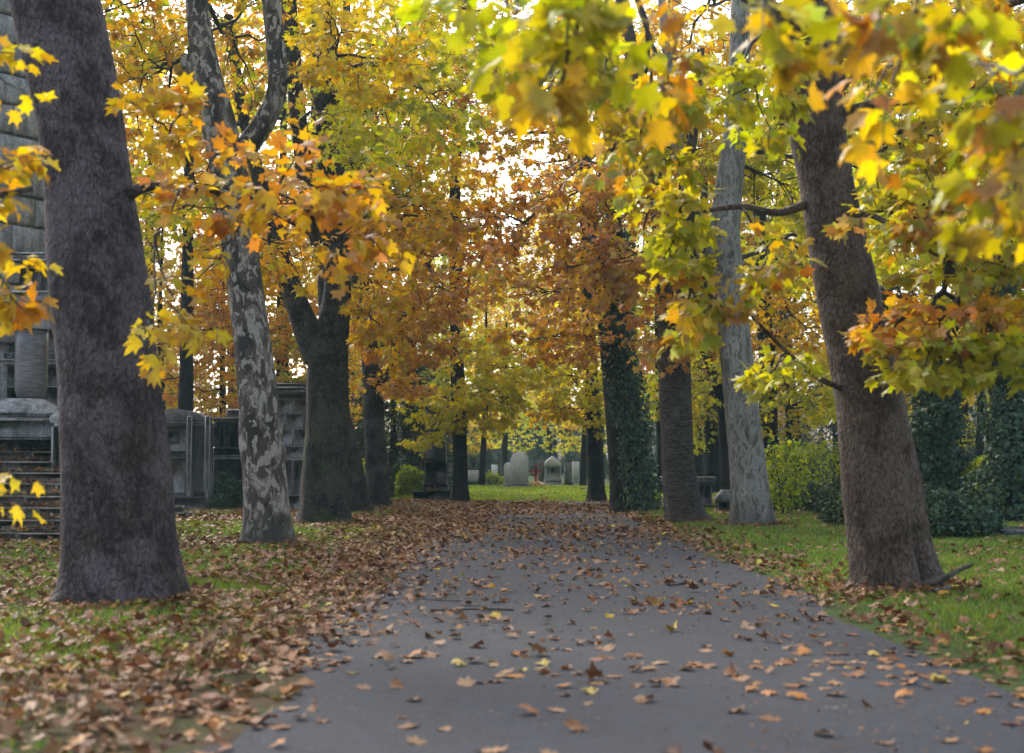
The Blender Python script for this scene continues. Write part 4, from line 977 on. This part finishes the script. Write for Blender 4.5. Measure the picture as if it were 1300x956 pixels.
flowers('flower_bed', 'white, pink and yellow flowers at the foot of the red cross', (X(680, D), D-.1, .05), (.5, .35, .2), 260, [(.7, .68, .7), (.55, .15, .25), (.7, .6, .1), (.8, .78, .75)], size=(.06, .1))
# graves on the right
D = 31
t = thing('chest_tomb', 'grey stone chest tomb right behind the ringed trunk', 'tomb', (X(878, 33), 33, 0), 'graves behind the right row'); D = 33
mb = MB(); mb.box(X(842, D), X(904, D), D-.35, D+.5, 0, .16, .02); mb.build('base', STONE_GREY, t)
mb = MB(); mb.box(X(845, D), X(901, D), D-.3, D+.45, .163, Z(616, D), .02); mb.build('body', STONE_GREY, t)
mb = MB(); mb.box(X(888, D), X(898, D), D-.33, D-.303, Z(641, D), Z(621, D), .008); mb.build('panel', STONE_DARK, t)
mb = MB(); mb.box(X(842, D), X(904, D), D-.38, D+.52, Z(616, D)+.003, Z(611, D), .02); mb.box(X(840, D), X(906, D), D-.42, D+.55, Z(611, D)+.003, Z(605, D), .02); mb.build('lid', STONE_GREY, t)
D = 31
t = thing('headstone', 'small grey headstone with slanted top left of the pale trunk', 'grave', (X(917, D), D, 0), 'graves behind the right row')
mb = MB(); mb.box(X(909, D), X(925, D), D-.15, D+.15, 0, Z(637, D), .015); mb.build('base', STONE_GREY, t)
mb = MB(); mb.prism([(X(907, D), Z(637, D)+.003), (X(931, D), Z(637, D)+.003), (X(931, D), Z(622, D)), (X(916, D), Z(622, D)), (X(907, D), Z(632, D))], D-.2, D+.2); mb.build('slab', STONE_GREY, t)
headstone('dark weathered headstone right of the pale trunk under the shrub', 976, 991, 31, 613, STONE_DARK, 'flat', group='graves behind the right row')
D = 28.5
t = thing('stone_pillar', 'short square grey stone pillar before the yucca', 'stone', (X(1040, D), D, 0), 'graves behind the right row')
mb = MB(); mb.box(X(1034, D), X(1049, D), D-.12, D+.12, 0, .27, .015); mb.build('shaft', STONE_GREY, t)
mb = MB(); mb.box(X(1033, D), X(1050, D), D-.14, D+.14, .273, .32, .012); mb.build('cap', STONE_GREY, t)
D = 20.5
t = thing('grave_slab', 'flat grey grave slab at the right edge beside the ivy mound', 'grave', (X(1285, D), D, 0), 'graves behind the right row')
mb = MB(); mb.box(X(1262, D), X(1330, D), D-.35, D+.8, 0, .12, .02); mb.build('kerb', STONE_DARK, t)
mb = MB(); mb.box(X(1266, D), X(1328, D), D-.3, D+.75, .123, .19, .02); mb.build('slab', STONE_GREY, t)
D = 27
t = thing('rock', 'pale flat stone lying left of the nearest right trunk', 'stone', (X(1062, D), D, 0)); mb = MB(); mb.box(X(1048, D), X(1075, D), D-.2, D+.2, 0, .1, .04, rot=.2); mb.build('stone', STONE_GREY, t)
D = 34
t = thing('water_pipe', 'thin pale metal standpipe with bent top behind the yucca', 'pipe', (X(1068, D), D, 0)); x = X(1068, D)
pp = [np.array(q_) for q_ in ((x, D, 0), (x, D, Z(556, D)), (x-.02, D, Z(551, D)), (x-.08, D, Z(549, D)), (x-.14, D, Z(551, D)))]
v, q = frusta(np.array(pp[:-1]), np.array(pp[1:]), np.full(4, .02), np.full(4, .02), 8); mesh_obj('pipe', v, q, PIPE, t, smooth=True)
for px, D, col_ in ((0, 0, 0),): pass

# fallen branch by the right trunk
t = thing('fallen_branch', 'crooked dead branch lying at the foot of the nearest right trunk', 'branch', (X(1200, 13), 13, 0))
pts = [P(1168, 752, 12.6), P(1190, 748, 12.5), P(1205, 750, 12.4), P(1218, 752, 12.4), P(1234, 742, 12.3)]
pts2 = [P(1205, 750, 12.4), P(1200, 757, 12.2), P(1186, 760, 12.1)]; S = []
for pl, r in ((pts, .038), (pts2, .026)):
    for i in range(len(pl)): pl[i][2] = .085+.05*i*(r > .03)
    for i in range(len(pl)-1): S.append((pl[i], pl[i+1], r*(1-.15*i), r*(1-.15*(i+1))))
wood_mesh(S, 'wood', LIMB, t)

# ------------------------------------------------------------------ grass
trunks = np.array([(X(156, 11.8), 11.8, .5), (X(338, 19.5), 19.5, .38), (X(414, 25.2), 25.2, .5), (X(1140, 12.9), 12.9, .42), (X(956, 24.1), 24.1, .4), (X(872, 25.4), 25.4, .4), (X(818, 31), 31, .3), (X(481, 33), 33, .3)])
def off_trunk(x, y, pad=0.0):
    ok = np.ones(len(x), bool)
    for a, b, r in trunks: ok &= (x-a)**2+(y-b)**2 > (r+pad)**2
    return ok
def gdens(x, y):
    left = x < path_c(y); n_ = vn2(x, y, .55, 7)*.6+vn2(x, y, 2.2, 8)*.4
    d = np.abs(x-path_c(y))-PW
    dl = np.clip((n_-.33)*5, .06, 1)*np.clip((d-.1)/.8, 0.15, 1); dr = np.clip((n_-.15)*5, .35, 1)*np.clip((d+.05)/.5, .1, 1)
    return np.where(left, dl, dr)
def sample_region(n, y0, y1, half=.40, bias=1.0):
    y = y0+(y1-y0)*rng.random(n)**bias; x = rng.uniform(-1, 1, n)*(half*y+2.6); return x, y
x, y = sample_region(800000, 4.8, 36, .42, .8)
dd = np.abs(x-path_c(y))-PW
ok = (dd > 0.0) & (rng.random(len(x)) < gdens(x, y)) & off_trunk(x, y, -.02)
x2_, y2_ = sample_region(130000, 38.9, 62, .42, .9)
x = np.concatenate([x[ok], x2_]); y = np.concatenate([y[ok], y2_])
n = len(x); z = gz(x, y); h = rng.uniform(.03, .075, n)*(.7+.6*vn2(x, y, 1.1, 2))*np.where(y > 20, 1.25, 1); wd = rng.uniform(.0025, .005, n)*np.clip(y/12, 1, 3)
a = rng.uniform(0, 2*pi, n); s = np.stack([np.cos(a), np.sin(a), 0*a], 1)*wd[:, None]; b = np.stack([x, y, z-.004], 1)
ln = rng.normal(size=(n, 3))*[1, 1, 0]*.45; tip = b+(ln+[0, 0, 1])*h[:, None]; mid = b+(ln*.3+[0, 0, .55])*h[:, None]
V = np.stack([b-s, b+s, mid+s*.8, mid-s*.8, tip], 1).reshape(-1, 3); kk = np.arange(n)[:, None]*5
gc = np.array([(.10, .20, .03), (.15, .26, .035), (.18, .27, .05), (.06, .11, .025), (.28, .25, .08)])[rng.integers(0, 5, n)]*rng.uniform(1.05, 1.55, (n, 1))*[1, 1.05, .9]
gc = gc*np.where(vn2(x, y, .7, 31) > .55, 1.0, .75)[:, None]
gc = np.where((y > 38)[:, None], gc*[1.9, 1.75, 1.3], gc)  # far lawn blades tinted brighter, open-sky light of the clearing put into colour
o = mesh_obj('grass', V, [kk+np.array([[0, 1, 2, 3]]), kk+np.array([[3, 2, 4]])], GRASS, col=np.repeat(gc, 5, 0))
tag(o, 'short green grass on the verges and the far lawn', 'grass', kind='stuff')

n = 7000; x = rng.uniform(-7, 9, n); y = rng.uniform(6, 30, n); ok = (np.abs(x-path_c(y)) > PW+.05) & (vn2(x, y, 1.4, 33) > .5) & off_trunk(x, y, 0); x = x[ok]; y = y[ok]; n = len(x)
L = leaves_mesh(np.stack([x, y, gz(x, y)+rng.uniform(.02, .07, n)], 1), norm(rng.normal(size=(n, 3))*[1, 1, .3]), norm(rng.normal(size=(n, 3))*.4+[0, 0, 1]), rng.uniform(.015, .05, n), pal_cols('green', n)*.7, pal_cols('green', n)*.6, 'ivy', .1)
tag(mesh_obj('weeds', L[0], L[1], IVY, col=L[2]), 'small round-leaved weeds growing among the verge grass', 'weeds', kind='stuff')

# ------------------------------------------------------------------ fallen leaves
def litter_dens(x, y):
    """leaves per square metre, relative to 1"""
    d = x-path_c(y); n_ = vn2(x, y, 1.0, 11)*.5+vn2(x, y, 3.1, 12)*.5; n2_ = vn2(x, y, .35, 13)
    edgeL = -PW+.15+np.clip((y-16)/14, 0, 1)*.9      # the drift creeps onto the path further on
    left = np.where(d < edgeL, np.clip(1.15-np.clip((-d-2.8)/1.8, 0, .74), .3, 1.1)*np.clip((n_-.22)*2.6+.5*np.exp(-((y-6)/3.0)**2), .10, 1.25), 0)
    left = np.where(d > edgeL-.0, 0, left); fall = np.where((d >= edgeL) & (d < 1.9), .075*(n_*2)**2.4+.55*np.exp(-(d-edgeL)/.22), 0)
    right = np.where(d >= 1.9, np.clip(.58-np.clip((d-2.1)*.62, 0, .54), .08, .7)*np.clip(n_*1.9-.2, .05, 1.5), 0)
    far = np.clip((y-27)/8, 0, 1)*.55*np.clip(n2_*2.2-.2, 0.2, 1.3)*(y < 38.8)
    band = .5*np.exp(-((y-23.5)/1.6)**2)*np.clip(n_*2-.5, 0, 1)*(np.abs(d) < 2.2)
    lawn = np.where(y > 38.8, .02, 0)
    return np.where(y > 38.8, lawn, left+fall+right+far+band)
x, y = sample_region(390000, 4.8, 60, .42, .75)
area_w = (1/(y**1.0*(y**.33)))           # sampling density falls with distance: compensate so density per m2 is even, then thin far away
area_w = np.clip(y/16, .42, 1.0)
ok = (rng.random(len(x)) < 1.15*litter_dens(x, y)*np.clip(area_w, .42, 1)) & off_trunk(x, y, -.03)
x, y = x[ok], y[ok]
for a, b, r in trunks:
    n = 260; th = rng.uniform(0, 2*pi, n); q_ = r*1.02+np.abs(rng.normal(0, .14, n)); x = np.append(x, a+q_*np.cos(th)); y = np.append(y, b+q_*np.sin(th))
def litter_arrays(x, y, zoff=0.0, kind='mid', z=None):
    n = len(x); th = rng.uniform(0, 2*pi, n)
    onp = np.abs(x-path_c(y)) < PW
    if z is None: z = np.where(onp, .012+.024*(1-np.abs(x-path_c(y))/PW), gz(x, y)+.02)
    z = z+np.where(onp, rng.uniform(.0, .02, n), rng.uniform(.0, .05, n))+zoff
    pos = np.stack([x, y, z], 1); yd = norm(np.stack([np.cos(th), np.sin(th), rng.normal(.0, .16, n)], 1))
    nr = norm(rng.normal(size=(n, 3))*np.where(onp, .22, .38)[:, None]+[0, 0, 1])
    nr = np.where(rng.random((n, 1)) < .25, nr*[1, 1, -1], nr)
    size = rng.uniform(.04, .105, n)*np.where(y > 20, 1.15, 1)
    col = pal_cols('litter', n); yl = rng.random(n) < .035; col[yl] = pal_cols('yellow', int(yl.sum()))*.8
    return pos, yd, nr, size, col
# the 300 nearest leaves on the path are objects of their own
onp = np.where((np.abs(x-path_c(y)) < PW-.05) & (y > 5.7) & (np.abs(x) < .385*y+.05))[0]
onp = onp[np.argsort(y[onp])][:300]
rest = np.setdiff1d(np.arange(len(x)), onp)
pos, yd, nr, size, col = litter_arrays(x[rest], y[rest])
near = y[rest] < 17
parts = []
for msk, kd in ((near, 'dry'), (~near, 'drylow')):
    parts.append(leaves_mesh(pos[msk], yd[msk], nr[msk], size[msk], col[msk], pal_cols('litter', int(msk.sum()))*.7, kd, .05, .7, .05))
cx_, cy_ = sample_region(26000, 5, 30, .30, .8); k_ = (np.abs(cx_-path_c(cy_)) < PW) & (rng.random(26000) < .25+.75*(vn2(cx_, cy_, 1.3, 21) > .55)); cx_, cy_ = cx_[k_], cy_[k_]
pc, yc, nc, sc_, cc_ = litter_arrays(cx_, cy_); pc[:, 2] -= .004
parts.append(leaves_mesh(pc, yc, nc, rng.uniform(.008, .028, len(pc)), cc_*.6, cc_*.4, 'drylow', .0, .5, .02))
V = np.concatenate([p[0] for p in parts]); T = np.concatenate([parts[0][1], parts[1][1]+len(parts[0][0]), parts[2][1]+len(parts[0][0])+len(parts[1][0])]); C = np.concatenate([p[2] for p in parts])
o = mesh_obj('leaf_litter', V, T, LITTER, col=C); tag(o, 'thick drifts of dry brown leaves covering the verges and far path', 'fallen leaves', kind='stuff')
# individual ones: a dozen curled shapes, copied
SH = ['flat', 'curled', 'cupped']; COLN = {'tan': (.36, .20, .10), 'brown': (.24, .10, .042), 'orange': (.42, .17, .04), 'yellow': (.50, .38, .08)}
base = {}
for cn, cc in COLN.items():
    for si, sn_ in enumerate(SH):
        for v_ in range(2):
            p = leaves_mesh(np.zeros((1, 3)), np.array([[0., 1, 0]]), np.array([[0., .1, 1]]), np.array([1.0]), np.array([cc])*rng.uniform(.8, 1.1), np.array([cc])*.55, 'dry', [.0, .30, -.25][si], .7, .04)
            ob = mesh_obj('fallen_leaf', p[0], p[1], LITTER, col=p[2]); v3 = np.array([v.co for v in ob.data.vertices]); zmin = v3[:, 2].min()
            for v in ob.data.vertices: v.co.z -= zmin; v.co.y -= .34
            base[(cn, sn_, v_)] = ob
used = set(); same = {}
for j, i in enumerate(onp):
    cn = ['tan', 'brown', 'brown', 'orange', 'tan', 'brown', 'orange', 'yellow'][rng.integers(0, 8)] if rng.random() < .9 else 'brown'
    if cn == 'yellow' and rng.random() < .6: cn = 'tan'
    sn_ = SH[rng.integers(0, 3)]; key = (cn, sn_, int(rng.integers(0, 2)))
    if key in used: ob = base[key].copy(); COL.objects.link(ob)
    else: ob = base[key]; used.add(key)
    xx, yy = float(x[i]), float(y[i]); s_ = float(rng.uniform(.06, .125))
    ob.location = (xx, yy, .0045+.024*(1-abs(xx-path_c(yy))/PW)); ob.rotation_euler = (rng.normal(0, .06), rng.normal(0, .06), rng.uniform(0, 6.28)); ob.scale = (s_, s_, s_*rng.uniform(.6, 1.1))
    dd = xx-path_c(yy); side = 'left side' if dd < -.8 else ('right side' if dd > .8 else 'middle')
    sz = 'small' if s_ < .08 else ('broad' if s_ > .105 else 'mid-sized')
    zn = 'close to camera' if yy < 8.2 else ('ahead of nearest trunks' if yy < 10.5 else 'level with nearest trunks')
    tag(ob, f'{sz} {sn_} {cn} leaf, {side} of path, {zn}', 'leaf', 'fallen leaves on the near path')
    same.setdefault(ob['label'], []).append(ob)
ORD = ['leftmost', 'second from left', 'third from left', 'fourth from left', 'fifth from left', 'sixth from left', 'seventh from left', 'eighth from left', 'ninth from left', 'tenth from left', 'eleventh from left', 'twelfth from left', 'thirteenth from left', 'fourteenth from left', 'fifteenth from left', 'sixteenth from left', 'seventeenth from left', 'eighteenth from left']
for lb, obs in same.items():
    if len(obs) > 1:
        obs.sort(key=lambda o: o.location.x/o.location.y)
        for q_, ob in enumerate(obs): ob['label'] = lb+', '+('rightmost' if q_ == len(obs)-1 else ORD[min(q_, 17)])
for k_, ob in base.items():
    if k_ not in used: bpy.data.objects.remove(ob)
# leaves lying on the steps
px_, py_, pz_ = [], [], []
for (y0, zt) in step_tops:
    n = 240; px_.append(rng.uniform(cx-1, X(116, 20), n)); py_.append(y0+.04+.34*rng.beta(2.5, 1.3, n)); pz_.append(np.full(n, zt+.01))
xx, yy, zz_ = np.concatenate(px_), np.concatenate(py_), np.concatenate(pz_)
pos, yd, nr, size, col = litter_arrays(xx, yy, z=zz_); L = leaves_mesh(pos, yd, nr, size*.9, col*1.0, col*.7, 'mid', -.2, .6)
tag(mesh_obj('leaf_litter', L[0], L[1], LITTER, col=L[2]), 'dry brown leaves lying along the mausoleum steps', 'fallen leaves', kind='stuff')
# twigs lying on the path
for px, py, ln_, r, a_, lab in ((598, 778, .62, .007, .02, 'long thin twig lying across the left middle of the path'), (860, 745, .35, .008, .9, 'short dark twig right of the middle of the path'), (560, 765, .3, .006, -.2, 'short dark twig lying just behind the long one'), (1005, 716, .3, .006, 1.2, 'small twig near the right edge of the path')):
    Dp = F*CH/(py-582); x0_ = X(px, Dp); t = thing('twig', lab, 'twig', (x0_, Dp, .03), 'twigs on the path'); S = []; p = np.array([x0_-ln_/2*cos(a_), Dp-ln_/2*sin(a_), .035])
    for i in range(6):
        q_ = p+np.array([cos(a_), sin(a_), 0])*ln_/6+rng.normal(0, .012, 3)*[1, 1, .2]; S.append((p, q_, r, r*.9)); p = q_
    wood_mesh(S, 'wood', TWIG, t)

# ------------------------------------------------------------------ haze
mb = MB(); mb.box(-70, 70, -12, 150, -1.0, 22, .001)
m = M('haze'); vol = m.n('ShaderNodeVolumePrincipled', {'Color': (.50, .85, 1.0, 1), 'Density': .0005, 'Anisotropy': .3}); m.t.links.new(vol.outputs[0], m.out.inputs['Volume'])
tag(mb.build('haze', m.m), 'thin bluish autumn haze between the trees', 'haze', kind='stuff')
print('verts', sum(len(o.data.vertices) for o in bpy.data.objects if o.type == 'MESH'))
